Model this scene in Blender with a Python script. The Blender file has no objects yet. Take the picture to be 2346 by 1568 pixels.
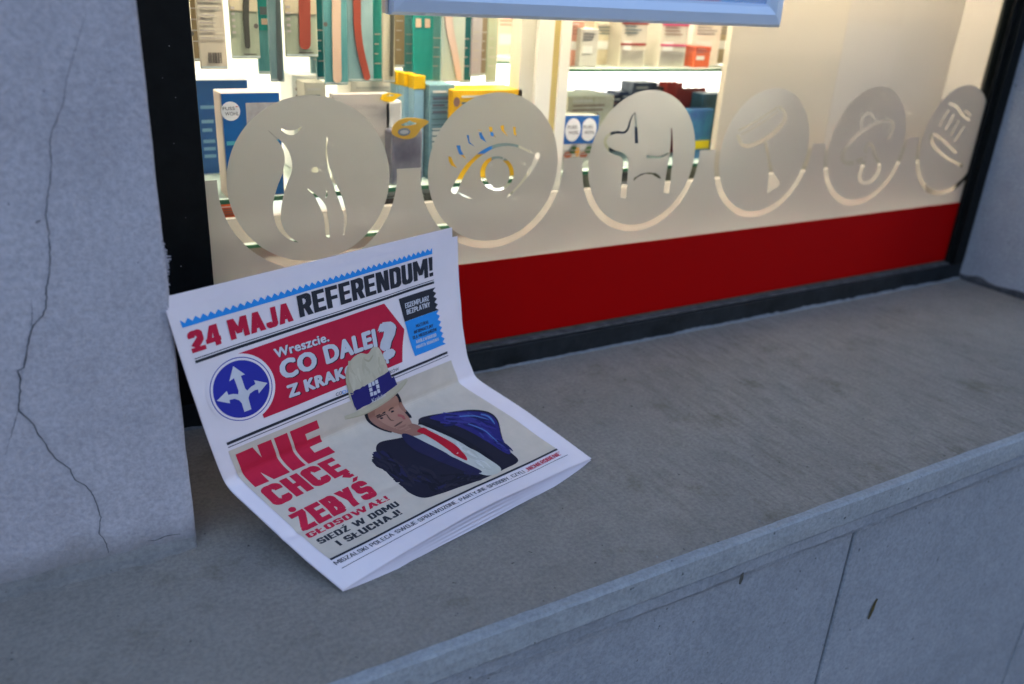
import bpy, bmesh, math, random
from mathutils import Vector, Matrix, noise
random.seed(7)
scene = bpy.context.scene
col = scene.collection
# ------------------------------------------------------------------ camera
# world: X along the window, Y into the shop (glass outer face at 0), Z up (sill top at 0), metres
CAMROT = ((0.86222208, -0.50360610, 0.05435058), (-0.15542358, -0.36516017, -0.91787884), (0.48209605, 0.78296804, -0.39312143))
CAMPOS = Vector((-0.2557, -0.8077, 0.4288))
FOC = 29.763 / 36.0 * 2346.0
r_, d_, f_ = (Vector(v) for v in CAMROT)
cam = bpy.data.cameras.new('camera'); cam_o = bpy.data.objects.new('camera', cam); col.objects.link(cam_o)
cam_o.matrix_world = Matrix(((r_.x, -d_.x, -f_.x, CAMPOS.x), (r_.y, -d_.y, -f_.y, CAMPOS.y), (r_.z, -d_.z, -f_.z, CAMPOS.z), (0, 0, 0, 1)))
cam.lens = 29.763; cam.sensor_width = 36.0; cam.clip_start = 0.02; cam.clip_end = 200.0
cam.dof.use_dof = True; cam.dof.focus_distance = 0.74; cam.dof.aperture_fstop = 4.3
scene.camera = cam_o
# ------------------------------------------------------------------ sky, sun, exposure
SUN_EL, SUN_ROT = 28.0, 25.0      # the sun stands behind the building: the shop front lies in its shade
world = bpy.data.worlds.new('World'); scene.world = world; world.use_nodes = True
wn = world.node_tree; wn.nodes.clear()
sky = wn.nodes.new('ShaderNodeTexSky'); sky.sky_type = 'NISHITA'; sky.sun_disc = False
sky.sun_elevation = math.radians(SUN_EL); sky.sun_rotation = math.radians(SUN_ROT)
sky.dust_density = 3.0
bg = wn.nodes.new('ShaderNodeBackground'); bg.inputs['Strength'].default_value = 0.11
wo = wn.nodes.new('ShaderNodeOutputWorld')
wn.links.new(sky.outputs[0], bg.inputs[0]); wn.links.new(bg.outputs[0], wo.inputs[0])
sun = bpy.data.lights.new('sun', 'SUN'); sun.energy = 2.0; sun.angle = math.radians(0.6); sun.color = (1.0, 0.94, 0.86)
sun_o = bpy.data.objects.new('sun', sun); col.objects.link(sun_o)
sd = Vector((math.sin(math.radians(SUN_ROT)) * math.cos(math.radians(SUN_EL)), math.cos(math.radians(SUN_ROT)) * math.cos(math.radians(SUN_EL)), math.sin(math.radians(SUN_EL))))
sun_o.rotation_euler = sd.to_track_quat('Z', 'Y').to_euler(); sun_o.location = sd * 20
vs = scene.view_settings; vs.view_transform = 'Standard'; vs.look = 'None'; vs.exposure = 2.4; vs.gamma = 1.0; vs.use_curve_mapping = False

# ------------------------------------------------------------------ helpers
def U(x, y, Y):
    """a point seen at (x, y) of the 2346 px wide photograph, at depth Y behind the glass"""
    v = r_ * ((x - 1173) / FOC) + d_ * ((y - 784) / FOC) + f_
    return CAMPOS + v * ((Y - CAMPOS.y) / v.y)
def UZ(x, y, Z):
    v = r_ * ((x - 1173) / FOC) + d_ * ((y - 784) / FOC) + f_
    return CAMPOS + v * ((Z - CAMPOS.z) / v.z)

def srgb(r, g, b):
    f = lambda c: (c / 12.92 if c <= .04045 else ((c + .055) / 1.055) ** 2.4)
    return (f(r / 255), f(g / 255), f(b / 255))

MATS = {}
def mat(name, color, rough=.6, spec=.3, var=0.0, scale=40.0, bump=0.0, bscale=300.0, metal=0.0, color2=None, emit=None, stretch=None, bdist=.002):
    if name in MATS: return MATS[name]
    m = bpy.data.materials.new(name); m.use_nodes = True
    n = m.node_tree; b = n.nodes['Principled BSDF']
    b.inputs['Roughness'].default_value = rough; b.inputs['Specular IOR Level'].default_value = spec; b.inputs['Metallic'].default_value = metal
    b.inputs['Base Color'].default_value = (*color, 1)
    tc = n.nodes.new('ShaderNodeTexCoord'); src = tc.outputs['Object']
    if stretch:
        mp = n.nodes.new('ShaderNodeMapping'); mp.inputs['Scale'].default_value = stretch
        n.links.new(src, mp.inputs[0]); src = mp.outputs[0]
    if var or color2:
        t = n.nodes.new('ShaderNodeTexNoise'); t.inputs['Scale'].default_value = scale; t.inputs['Detail'].default_value = 8; t.inputs['Roughness'].default_value = .65
        n.links.new(src, t.inputs['Vector'])
        cr = n.nodes.new('ShaderNodeValToRGB'); cr.color_ramp.elements[0].position = .32; cr.color_ramp.elements[1].position = .68
        c2 = color2 if color2 else tuple(c * (1 + var) for c in color)
        c1 = color if color2 else tuple(c * (1 - var) for c in color)
        cr.color_ramp.elements[0].color = (*c1, 1); cr.color_ramp.elements[1].color = (*c2, 1)
        n.links.new(t.outputs['Fac'], cr.inputs[0]); n.links.new(cr.outputs[0], b.inputs['Base Color'])
    if bump:
        t2 = n.nodes.new('ShaderNodeTexNoise'); t2.inputs['Scale'].default_value = bscale; t2.inputs['Detail'].default_value = 5
        n.links.new(src, t2.inputs['Vector'])
        bp = n.nodes.new('ShaderNodeBump'); bp.inputs['Strength'].default_value = bump; bp.inputs['Distance'].default_value = bdist
        n.links.new(t2.outputs['Fac'], bp.inputs['Height']); n.links.new(bp.outputs[0], b.inputs['Normal'])
    if emit:
        b.inputs['Emission Color'].default_value = (*emit[0], 1); b.inputs['Emission Strength'].default_value = emit[1]
    MATS[name] = m
    return m

def link(o, parent=None):
    col.objects.link(o)
    if parent: o.parent = parent
    return o
def obj(name, me, m, parent=None, smooth=False):
    if isinstance(me, bmesh.types.BMesh):
        d = bpy.data.meshes.new(name); me.to_mesh(d); me.free(); me = d
    o = bpy.data.objects.new(name, me)
    if m is not None: me.materials.append(m)
    if smooth:
        for p in me.polygons: p.use_smooth = True
    return link(o, parent)
def tag(o, label, cat, group=None):
    o['label'] = label; o['category'] = cat
    if group: o['group'] = group
    return o
def thing(name, label, cat, loc=(0, 0, 0), group=None):
    o = bpy.data.objects.new(name, None); o.empty_display_size = .02; o.location = loc; link(o)
    return tag(o, label, cat, group)
def bx(bm, x0, x1, y0, y1, z0, z1, bev=0.0, seg=1):
    vs = [bm.verts.new((x, y, z)) for z in (z0, z1) for y in (y0, y1) for x in (x0, x1)]
    fs = [bm.faces.new([vs[i] for i in q]) for q in ((0, 2, 3, 1), (4, 5, 7, 6), (0, 1, 5, 4), (2, 6, 7, 3), (0, 4, 6, 2), (1, 3, 7, 5))]
    if bev:
        es = list({e for f in fs for e in f.edges})
        bmesh.ops.bevel(bm, geom=es, offset=bev, segments=seg, affect='EDGES', profile=.5)
    return bm
def box(x0, x1, y0, y1, z0, z1, bev=0.0, seg=1):
    return bx(bmesh.new(), x0, x1, y0, y1, z0, z1, bev, seg)
def rel(bm, loc):
    bmesh.ops.translate(bm, vec=-Vector(loc), verts=bm.verts); return bm

def poly_mesh(loops, thick=0.0):
    """flat outline (first loop) with holes, in a local XY plane -> triangulated mesh (via a filled curve)"""
    cu = bpy.data.curves.new('outline', 'CURVE'); cu.dimensions = '2D'; cu.fill_mode = 'BOTH'; cu.extrude = thick / 2
    for lp in loops:
        s = cu.splines.new('POLY'); s.points.add(len(lp) - 1); s.use_cyclic_u = True
        for p, q in zip(s.points, lp): p.co = (q[0], q[1], 0, 1)
    o = bpy.data.objects.new('outline', cu); me = bpy.data.meshes.new_from_object(o)
    bpy.data.objects.remove(o); bpy.data.curves.remove(cu)
    return me
def text_mesh(body, bold=0.0, shear=0.0, space=1.0):
    cu = bpy.data.curves.new('lettering', 'FONT'); cu.body = body; cu.fill_mode = 'BOTH'; cu.offset = bold; cu.space_character = space; cu.shear = shear; cu.resolution_u = 3
    o = bpy.data.objects.new('lettering', cu); me = bpy.data.meshes.new_from_object(o)
    bpy.data.objects.remove(o); bpy.data.curves.remove(cu)
    return me
_hm = text_mesh('H'); CAP = max(v.co.y for v in _hm.vertices)
def smooth_path(pts, n=6, closed=False):
    out = []; N = len(pts); P = [Vector((*p[:2], 0)) for p in pts]
    rng = range(N if closed else N - 1)
    for i in rng:
        p0 = P[(i - 1) % N] if (closed or i > 0) else P[0]; p1 = P[i]; p2 = P[(i + 1) % N]; p3 = P[(i + 2) % N] if (closed or i + 2 < N) else P[-1]
        for k in range(n):
            t = k / n
            out.append(.5 * ((2 * p1) + (p2 - p0) * t + (2 * p0 - 5 * p1 + 4 * p2 - p3) * t * t + (3 * p1 - p0 - 3 * p2 + p3) * t ** 3))
    if not closed: out.append(P[-1])
    return [(v.x, v.y) for v in out]
def ribbon(path, w0, w1, n=6, jag=0.0, mid=None, cap=False):
    """outline of a stroke that runs along a path with a width going from w0 to w1"""
    q = [Vector((*p, 0)) for p in smooth_path(path, n)]; L = []; R = []
    for i, p in enumerate(q):
        t = (q[min(i + 1, len(q) - 1)] - q[max(i - 1, 0)]).normalized(); nn = Vector((-t.y, t.x, 0)); s = i / (len(q) - 1)
        w = w0 + (w1 - w0) * s
        if mid: w = w + (mid - (w0 + w1) / 2) * math.sin(math.pi * s)
        a = w / 2 * (1 + random.uniform(-jag, jag)); b = w / 2 * (1 + random.uniform(-jag, jag))
        L.append(p + nn * a); R.append(p - nn * b)
    if cap:
        t = (q[-1] - q[-2]).normalized(); n_ = Vector((-t.y, t.x, 0)); L += [q[-1] + n_ * (w1 / 2) * math.cos(a) + t * (w1 / 2) * math.sin(a) for a in (i * math.pi / 8 for i in range(1, 8))]
    return [(v.x, v.y) for v in L] + [(v.x, v.y) for v in reversed(R)]
def circle(cx, cy, r, n=72, ry=None, a0=0.0):
    return [(cx + r * math.cos(a0 + 2 * math.pi * k / n), cy + (ry or r) * math.sin(a0 + 2 * math.pi * k / n)) for k in range(n)]

# ------------------------------------------------------------------ materials of the setting
def plaster_mat(name, c1, c2, bump=.35, seed=0.0, streak=False, grain=250.0):
    m = bpy.data.materials.new(name); m.use_nodes = True; n = m.node_tree; L = n.links; b = n.nodes['Principled BSDF']
    b.inputs['Roughness'].default_value = .85; b.inputs['Specular IOR Level'].default_value = .2
    tc = n.nodes.new('ShaderNodeTexCoord'); mp = n.nodes.new('ShaderNodeMapping'); mp.inputs['Location'].default_value = (seed, seed * 2, seed * 3)
    L.new(tc.outputs['Object'], mp.inputs[0])
    def nz(scale, detail, rough=.6, vec=None):
        t = n.nodes.new('ShaderNodeTexNoise'); t.inputs['Scale'].default_value = scale; t.inputs['Detail'].default_value = detail; t.inputs['Roughness'].default_value = rough
        L.new(vec or mp.outputs[0], t.inputs['Vector']); return t
    def ramp(src, p0, p1, a, bb):
        r = n.nodes.new('ShaderNodeValToRGB'); r.color_ramp.elements[0].position = p0; r.color_ramp.elements[1].position = p1
        r.color_ramp.elements[0].color = (*a, 1); r.color_ramp.elements[1].color = (*bb, 1); L.new(src, r.inputs[0]); return r
    def mul(a, bb, fac=1.0):
        x = n.nodes.new('ShaderNodeMix'); x.data_type = 'RGBA'; x.blend_type = 'MULTIPLY'; x.inputs[0].default_value = fac
        L.new(a, x.inputs[6]); L.new(bb, x.inputs[7]); return x.outputs[2]
    big = ramp(nz(5.0, 6, .6).outputs['Fac'], .35, .66, c1, c2)
    mid = ramp(nz(38.0, 6, .7).outputs['Fac'], .34, .6, (.92, .92, .92), (1.03, 1.03, 1.03))
    fine = ramp(nz(grain, 3, .7).outputs['Fac'], .34, .62, (.82, .82, .83), (1.07, 1.07, 1.07))
    c = mul(mul(big.outputs[0], mid.outputs[0]), fine.outputs[0])
    specks = ramp(nz(150.0, 2, .5).outputs['Fac'], .245, .275, (.42, .42, .42), (1, 1, 1))
    c = mul(c, specks.outputs[0])
    if streak:
        ms = n.nodes.new('ShaderNodeMapping'); ms.inputs['Scale'].default_value = (1.0, .14, 1.0); ms.inputs['Rotation'].default_value = (0, 0, math.radians(6)); L.new(mp.outputs[0], ms.inputs[0])
        st = ramp(nz(120.0, 8, .8, ms.outputs[0]).outputs['Fac'], .36, .55, (.72, .71, .67), (1.04, 1.04, 1.04))
        sxx = n.nodes.new('ShaderNodeSeparateXYZ'); L.new(tc.outputs['Object'], sxx.inputs[0]); ma_ = n.nodes.new('ShaderNodeMath'); ma_.operation = 'MULTIPLY_ADD'; ma_.inputs[1].default_value = .9; ma_.inputs[2].default_value = -.50; L.new(sxx.outputs['X'], ma_.inputs[0])
        nn_ = nz(4.0, 4, .6); ab = n.nodes.new('ShaderNodeMath'); ab.operation = 'ABSOLUTE'; L.new(ma_.outputs[0], ab.inputs[0]); sb = n.nodes.new('ShaderNodeMath'); sb.operation = 'SUBTRACT'; L.new(nn_.outputs['Fac'], sb.inputs[0]); L.new(ab.outputs[0], sb.inputs[1])
        wh = ramp(sb.outputs[0], .12, .46, (0, 0, 0), (1, 1, 1))
        x = n.nodes.new('ShaderNodeMix'); x.data_type = 'RGBA'; x.blend_type = 'MULTIPLY'; L.new(wh.outputs[0], x.inputs[0]); L.new(c, x.inputs[6]); L.new(st.outputs[0], x.inputs[7]); c = x.outputs[2]
        blot = ramp(nz(13.0, 7, .72).outputs['Fac'], .30, .44, (.72, .69, .63), (1, 1, 1)); c = mul(c, blot.outputs[0])
    L.new(c, b.inputs['Base Color'])
    h1 = nz(grain, 4, .6); h2 = nz(70.0, 5, .6)
    ad = n.nodes.new('ShaderNodeMath'); ad.operation = 'MULTIPLY_ADD'; ad.inputs[1].default_value = 2.2; L.new(h2.outputs['Fac'], ad.inputs[0]); L.new(h1.outputs['Fac'], ad.inputs[2])
    bp = n.nodes.new('ShaderNodeBump'); bp.inputs['Strength'].default_value = bump; bp.inputs['Distance'].default_value = .0016
    L.new(ad.outputs[0], bp.inputs['Height']); L.new(bp.outputs[0], b.inputs['Normal'])
    MATS[name] = m
    return m
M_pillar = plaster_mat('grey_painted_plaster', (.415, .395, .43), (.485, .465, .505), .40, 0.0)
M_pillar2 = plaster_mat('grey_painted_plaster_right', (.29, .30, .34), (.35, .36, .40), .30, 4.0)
M_sill = plaster_mat('weathered_concrete', (.236, .211, .184), (.274, .246, .214), .45, 2.0, streak=True, grain=270.0)
M_nose = plaster_mat('painted_nose', (.27, .285, .30), (.34, .355, .37), .35, 7.0)
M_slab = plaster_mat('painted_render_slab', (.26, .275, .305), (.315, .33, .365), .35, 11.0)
M_mortar = plaster_mat('mortar', (.20, .205, .215), (.26, .265, .275), .5, 13.0)
M_pave = plaster_mat('pavement_concrete', (.16, .16, .16), (.22, .22, .21), .4, 17.0, grain=200.0)
M_base = plaster_mat('stained_base', (.19, .178, .165), (.27, .255, .24), .5, 19.0)
M_joint = mat('dark_joint', (.035, .035, .037), .95, .1)
M_black = mat('black_frame_paint', (.004, .005, .005), .5, .18, bump=.06, bscale=200, var=.4, scale=60)
M_black2 = mat('black_frame_dusty', (.006, .008, .009), .6, .2, color2=(.022, .026, .030), scale=30, bump=.3, bscale=200)
M_gasket = mat('rubber_gasket', (.10, .085, .06), .7, .2, var=.3)
M_dust = mat('dusty_ledge', (.05, .05, .05), .9, .1, color2=(.12, .12, .118), scale=70)

# ------------------------------------------------------------------ ground, plinth wall, sill, pillars, facade
ZP = -0.72
g = obj('pavement', box(-40, 40, -40, -.36, ZP - .3, ZP), M_pave); g['kind'] = 'structure'

# house across the street (behind the camera): it takes the low sky away from the shop front
ob = thing('street_house', 'plain two storey plastered house across the street', 'house', (0, -12.5, ZP))
OL = (0, -12.5, ZP)
obj('wall', rel(box(-16, 16, -20, -12.5, ZP, 5.1), OL), mat('house_plaster', (.42, .39, .35), .9, .1, var=.08, scale=2), ob)
bm = bmesh.new(); pr = [(-12.1, 5.102), (-20.4, 5.102), (-16.2, 7.4)]
ra = [bm.verts.new((-16.3, y, z)) for y, z in pr]; rb = [bm.verts.new((16.3, y, z)) for y, z in pr]
for j in range(3): bm.faces.new((ra[j], rb[j], rb[(j + 1) % 3], ra[(j + 1) % 3]))
bm.faces.new(ra); bm.faces.new(list(reversed(rb))); bmesh.ops.recalc_face_normals(bm, faces=bm.faces)
obj('roof', rel(bm, OL), mat('clay_roof', (.16, .07, .05), .9, .1), ob)
for r0 in (.3, 2.9):
    for k in range(-6, 7):
        w = obj('window', rel(box(k * 2.4 - .55, k * 2.4 + .55, -12.54, -12.46, r0, r0 + 1.6), OL), mat('house_frame', (.6, .6, .58), .6, .2), ob)
        for sx_ in (-.26, .26): obj('pane', rel(box(k * 2.4 + sx_ - .22, k * 2.4 + sx_ + .22, -12.552, -12.541, r0 + .08, r0 + 1.52), OL), mat('dark_pane', (.02, .025, .03), .1, .5), w)
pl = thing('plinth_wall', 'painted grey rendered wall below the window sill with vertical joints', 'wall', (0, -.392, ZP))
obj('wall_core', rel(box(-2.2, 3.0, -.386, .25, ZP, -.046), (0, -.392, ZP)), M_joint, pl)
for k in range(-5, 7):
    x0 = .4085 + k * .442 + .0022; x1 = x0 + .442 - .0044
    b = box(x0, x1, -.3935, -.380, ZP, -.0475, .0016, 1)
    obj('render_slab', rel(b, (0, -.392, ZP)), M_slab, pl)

# sill: a long slab with a worn nose, swept along X with small unevenness
def sweep(profile, x0, x1, n, jit, rnd=1.0, seed=0.0):
    bm = bmesh.new(); rows = []
    for i in range(n + 1):
        x = x0 + (x1 - x0) * i / n; row = []
        for j, (y, z, s) in enumerate(profile):
            a = noise.noise(Vector((x * 9 + seed, j * 3.1, 0))) + .6 * noise.noise(Vector((x * 45 + seed, j * 5.7, 2))) + .35 * noise.noise(Vector((x * 160, j * 7.7 + seed, 4)))
            b = noise.noise(Vector((x * 11 + 50 + seed, j * 2.3, 5))) + .6 * noise.noise(Vector((x * 60, j * 4.9, 9 + seed)))
            row.append(bm.verts.new((x, y + a * jit * s, z + b * jit * s * .5)))
        rows.append(row)
    for r0, r1 in zip(rows[:-1], rows[1:]):
        for j in range(len(profile) - 1):
            bm.faces.new((r0[j], r1[j], r1[j + 1], r0[j + 1]))
    for r in (rows[0], rows[-1]):
        bm.faces.new(r)
    bmesh.ops.recalc_face_normals(bm, faces=bm.faces)
    return bm
sill = thing('window_sill', 'weathered grey-brown concrete sill slab under the shop window', 'window sill', (0, -.2, 0))
prof = [(.05, 0, 0), (-.20, 0, 0), (-.34, 0, .3), (-.3945, -.0002, 1.0), (-.3975, -.0012, 1.0)]
s_top = sweep(prof + [(-.3975, -.020, 0), (.05, -.020, 0)], -2.2, 3.0, 900, .0011)
obj('sill_slab', rel(s_top, (0, -.2, 0)), M_sill, sill)
prof_n = [(-.3950, -.0012, .3), (-.3958, .0005, 1.1), (-.4028, .0002, .8), (-.4044, -.0018, .8), (-.4050, -.012, .6), (-.4050, -.0232, .8), (-.4036, -.0252, 1.2), (-.3950, -.0252, 0)]
obj('nose_strip', rel(sweep(prof_n, -2.2, 3.0, 900, .0010, seed=3.0), (0, -.2, 0)), M_nose, sill)
prof_m = [(-.380, -.0272, 0), (-.3985, -.0272, .4), (-.4012, -.0292, 1.2), (-.4012, -.040, 1.2), (-.3992, -.0455, 2.0), (-.3945, -.0475, 1.2), (-.380, -.0472, 0)]
obj('bedding_strip', rel(sweep(prof_m, -2.2, 3.0, 900, .0013, seed=8.0), (0, -.2, 0)), M_slab, sill)
obj('joint_gap', rel(box(-2.2, 3.0, -.4000, -.39, -.0285, -.0240), (0, -.2, 0)), M_joint, sill)

# plaster pillars either side
def pillar_mesh(x0, x1, y0, y1, z0, z1, edges, amp=.0012, step=.012, seed=0.0):
    """a pillar whose front and reveal are subdivided so that the corner and face are slightly uneven"""
    bm = bmesh.new(); nx = max(2, int((min(x1, x0 + 1.1) - x0) / step)); nz = int(.62 / step)
    zs = [z0 + .62 * i / nz for i in range(nz + 1)] + [z1]
    if edges == 'r': xs = [x0] + [max(x0 + .1, x1 - .62) + (x1 - max(x0 + .1, x1 - .62)) * i / 50 for i in range(51)]
    else: xs = [x0 + .5 * i / 40 for i in range(41)] + [x1]
    ys = [y0 + (y1 - y0) * i / 18 for i in range(19)]
    def P(x, y, z, w=1.0):
        a = noise.noise(Vector((x * 8 + seed, y * 8, z * 8))) + .5 * noise.noise(Vector((x * 40, y * 40 + seed, z * 40)))
        b = noise.noise(Vector((x * 9, y * 9 + 30, z * 9 + seed))) + .9 * noise.noise(Vector((x * 55 + 9, y * 5, z * 55)))
        return (x + b * amp * w, y + a * amp * w, z)
    F = [[bm.verts.new(P(x, y0, z)) for x in xs] for z in zs]
    for a, b in zip(F[:-1], F[1:]):
        for i in range(len(xs) - 1): bm.faces.new((a[i], a[i + 1], b[i + 1], b[i]))
    xe = x1 if edges == 'r' else x0; ie = len(xs) - 1 if edges == 'r' else 0
    S = [[F[k][ie]] + [bm.verts.new(P(xe, y, z, .6)) for y in ys[1:]] for k, z in enumerate(zs)]
    for a, b in zip(S[:-1], S[1:]):
        for i in range(len(ys) - 1): bm.faces.new((a[i], a[i + 1], b[i + 1], b[i]))
    xo = x0 if edges == 'r' else x1; io = 0 if edges == 'r' else len(xs) - 1
    b0 = bm.verts.new((xo, y1, z0)); b1 = bm.verts.new((xo, y1, z1))
    bm.faces.new([F[k][io] for k in range(len(zs))] + [b1, b0])
    bm.faces.new([b0, b1] + [S[k][-1] for k in reversed(range(len(zs)))])
    bm.faces.new(F[-1] + ([] if edges == 'r' else []) + (S[-1][1:] + [b1] if edges == 'r' else [b1] + list(reversed(S[-1][1:]))))
    bmesh.ops.recalc_face_normals(bm, faces=bm.faces)
    # worn, rounded corner
    return bm
PLX = -.1705
def add_grime_shade(m, col_, h0, spread):
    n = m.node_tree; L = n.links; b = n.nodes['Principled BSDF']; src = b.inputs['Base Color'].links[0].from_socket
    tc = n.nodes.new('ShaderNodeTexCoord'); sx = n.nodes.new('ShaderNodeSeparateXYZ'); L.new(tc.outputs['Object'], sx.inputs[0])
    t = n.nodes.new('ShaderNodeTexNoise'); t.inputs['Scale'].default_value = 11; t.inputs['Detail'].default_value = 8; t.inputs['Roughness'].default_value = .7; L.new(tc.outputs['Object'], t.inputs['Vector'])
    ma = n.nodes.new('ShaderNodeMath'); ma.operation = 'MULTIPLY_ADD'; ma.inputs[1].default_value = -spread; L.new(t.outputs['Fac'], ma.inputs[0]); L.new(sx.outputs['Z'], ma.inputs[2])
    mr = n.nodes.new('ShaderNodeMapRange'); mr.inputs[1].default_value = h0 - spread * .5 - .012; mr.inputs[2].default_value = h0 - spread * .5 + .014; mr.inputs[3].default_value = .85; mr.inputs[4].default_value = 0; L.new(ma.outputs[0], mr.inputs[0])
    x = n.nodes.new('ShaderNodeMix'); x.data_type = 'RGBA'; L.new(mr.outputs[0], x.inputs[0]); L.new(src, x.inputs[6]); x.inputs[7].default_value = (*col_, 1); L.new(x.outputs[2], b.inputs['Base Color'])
add_grime_shade(M_pillar, (.20, .188, .178), .012, .055)  # brown foot: grime and the shade there, both mixed into the colour
lp = thing('plaster_pillar', 'grey plaster pillar with a long thin crack left of the shop window', 'pillar', (-.4, -.205, 0))
pm = pillar_mesh(-1.6, PLX, -.205, .25, .0, 3.4, 'r', seed=1.0, amp=.0006)
ce = [e for e in pm.edges if all(abs(v.co.x - PLX) < .004 and abs(v.co.y + .205) < .004 for v in e.verts)]
bmesh.ops.bevel(pm, geom=ce, offset=.0035, segments=3, affect='EDGES', profile=.5)
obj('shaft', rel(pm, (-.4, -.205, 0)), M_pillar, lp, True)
# cement fillet where the pillar meets the sill
def fillet(x0, x1, y, n, seed, r0=.008, z1=.012):
    bm = bmesh.new(); rows = []
    for i in range(n + 1):
        x = x0 + (x1 - x0) * i / n
        k = 1 + .55 * noise.noise(Vector((x * 14, seed, 0))) + .4 * noise.noise(Vector((x * 60, seed, 3)))
        rows.append([bm.verts.new((x, y + dy * k, z * k)) for dy, z in ((.004, z1), (-.0012, z1 * .9), (-.0025, z1 * .45), (-r0 * .6, z1 * .15), (-r0, .0003), (-r0, -.004))])
    for a, b in zip(rows[:-1], rows[1:]):
        for j in range(5): bm.faces.new((a[j], b[j], b[j + 1], a[j + 1]))
    bm.faces.new(rows[0]); bm.faces.new(rows[-1])
    bmesh.ops.recalc_face_normals(bm, faces=bm.faces)
    return bm
obj('base_fillet', rel(fillet(-1.6, PLX - .001, -.205, 400, 2.0, .012, .007), (-.4, -.205, 0)), M_base, lp, True)
crA = [(450, 70), (428, 140), (410, 200), (388, 280), (370, 340), (345, 420), (341, 470), (333, 540), (300, 610), (285, 660), (268, 690), (260, 770), (270, 860), (262, 940), (257, 985), (248, 1020), (246, 1060), (238, 1120), (248, 1170), (255, 1220), (258, 1280), (262, 1340), (260, 1400), (255, 1450), (243, 1500), (240, 1540)]
crB = [(178, 60), (175, 130), (165, 155), (140, 180), (122, 205), (108, 260), (100, 310), (92, 355), (68, 368), (78, 400), (75, 470), (70, 520), (100, 545), (130, 575), (150, 620), (175, 645), (190, 680), (230, 718), (270, 745), (275, 768), (290, 785), (330, 810), (360, 850), (375, 890), (385, 930), (380, 990), (408, 1030), (415, 1065)]
crack_px = [(x * .4384, y * .4384) for x, y in crA] + [(x * .598, 630 + .598 * y) for x, y in crB]
YF = -.2061
crack = [U(x, y, YF) for x, y in crack_px]
def crack_bm(pts, w0, w1, wm, y, seed=0.0):
    q = []
    for a, b in zip(pts[:-1], pts[1:]):
        n = max(2, int((b - a).length / .0022))
        for i in range(n):
            p = a.lerp(b, i / n); s = p.z * 300 + p.x * 170
            q.append(p + Vector((noise.noise(Vector((s * .9, seed, 0))) * .0009, 0, noise.noise(Vector((s, 5, seed))) * .0004)))
    q.append(pts[-1]); bm = bmesh.new(); rows = []
    for i, p in enumerate(q):
        t = (q[min(i + 1, len(q) - 1)] - q[max(i - 1, 0)]); t.y = 0; t.normalize(); nn = Vector((-t.z, 0, t.x)); s = i / (len(q) - 1)
        w = (w0 + (w1 - w0) * s + (wm - (w0 + w1) / 2) * math.sin(math.pi * s)) * (1 + .6 * noise.noise(Vector((i * .35, seed, 8)))) / 2
        rows.append([bm.verts.new((p.x + nn.x * w * k, y, p.z + nn.z * w * k)) for k in (-1, 1)])
    for a, b in zip(rows[:-1], rows[1:]): bm.faces.new((a[0], a[1], b[1], b[0]))
    bmesh.ops.recalc_face_normals(bm, faces=bm.faces)
    return bm
M_crack = mat('crack_shadow', (.05, .055, .065), 1.0, 0.0)
obj('crack', rel(crack_bm(crack, .00012, .00045, .0007, YF), (-.4, -.205, 0)), M_crack, lp)
c2 = [U(x * .598, 630 + y * .598, YF) for x, y in [(120, 95), (123, 140), (122, 200)]]
obj('crack', rel(crack_bm(c2, .0001, .0004, .0003, YF, 3), (-.4, -.205, 0)), M_crack, lp)
c3 = [U(x * .598, 630 + y * .598, YF) for x, y in [(68, 525), (55, 570), (35, 640), (20, 690)]]
obj('crack', rel(crack_bm(c3, .0003, .0001, .0003, YF, 5), (-.4, -.205, 0)), M_crack, lp)
c4 = [U(x * .767 * .5728, 1145.6 + y * .767 * .5728, YF) for x, y in [(770, 215), (820, 208), (860, 190), (905, 182), (940, 178)]]
obj('crack', rel(crack_bm(c4, .0002, .0003, .0005, YF, 9), (-.4, -.205, 0)), M_crack, lp)

for (px, py, w_, h_) in ((411, 860, .0028, .009), (414, 905, .0020, .006), (430, 968, .0030, .010), (446, 1050, .0022, .007), (452, 1130, .0030, .006)):
    p = U(px - 2, py, -.206); R_ = random.Random(py); lp1 = [(p.x + w_ * math.cos(a_) * R_.uniform(.4, 1.0), p.z + h_ * .5 * math.sin(a_) * R_.uniform(.5, 1.1)) for a_ in (i * math.pi / 7 for i in range(14))]
    lp1 = [(min(x_, PLX - .0028), z_) for x_, z_ in lp1]; me = poly_mesh([lp1], .0006); me.transform(Matrix(((1, 0, 0, .4), (0, 0, -1, -.0010), (0, 1, 0, 0), (0, 0, 0, 1)))); obj('chipped_paint', me, mat('bare_lime', (.56, .55, .56), .9, .1), lp)
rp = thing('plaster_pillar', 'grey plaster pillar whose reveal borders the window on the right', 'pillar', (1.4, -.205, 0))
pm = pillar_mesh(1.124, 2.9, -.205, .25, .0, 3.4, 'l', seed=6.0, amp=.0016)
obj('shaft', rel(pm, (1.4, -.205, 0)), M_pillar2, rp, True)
bmf = bmesh.new()
rows = []
for i in range(81):
    y = .0 - .21 * i / 80; k = 1 + .7 * noise.noise(Vector((y * 30, 3, 1)))
    rows.append([bmf.verts.new((1.124 + dx * k, y, z)) for dx, z in ((.004, .010 * k), (-.0015, .009 * k), (-.003, .003 * k), (-.0032, -.004))])
for a, b in zip(rows[:-1], rows[1:]):
    for j in range(3): bmf.faces.new((a[j], b[j], b[j + 1], a[j + 1]))
obj('base_gap', rel(bmf, (1.4, -.205, 0)), mat('dirty_joint', (.06, .06, .065), .95, .1, var=.5, scale=120), rp, True)
fw = thing('shop_building', 'tall grey plastered house that holds the shop window', 'building', (0, 0, ZP)); FO = (0, 0, ZP)
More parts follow.
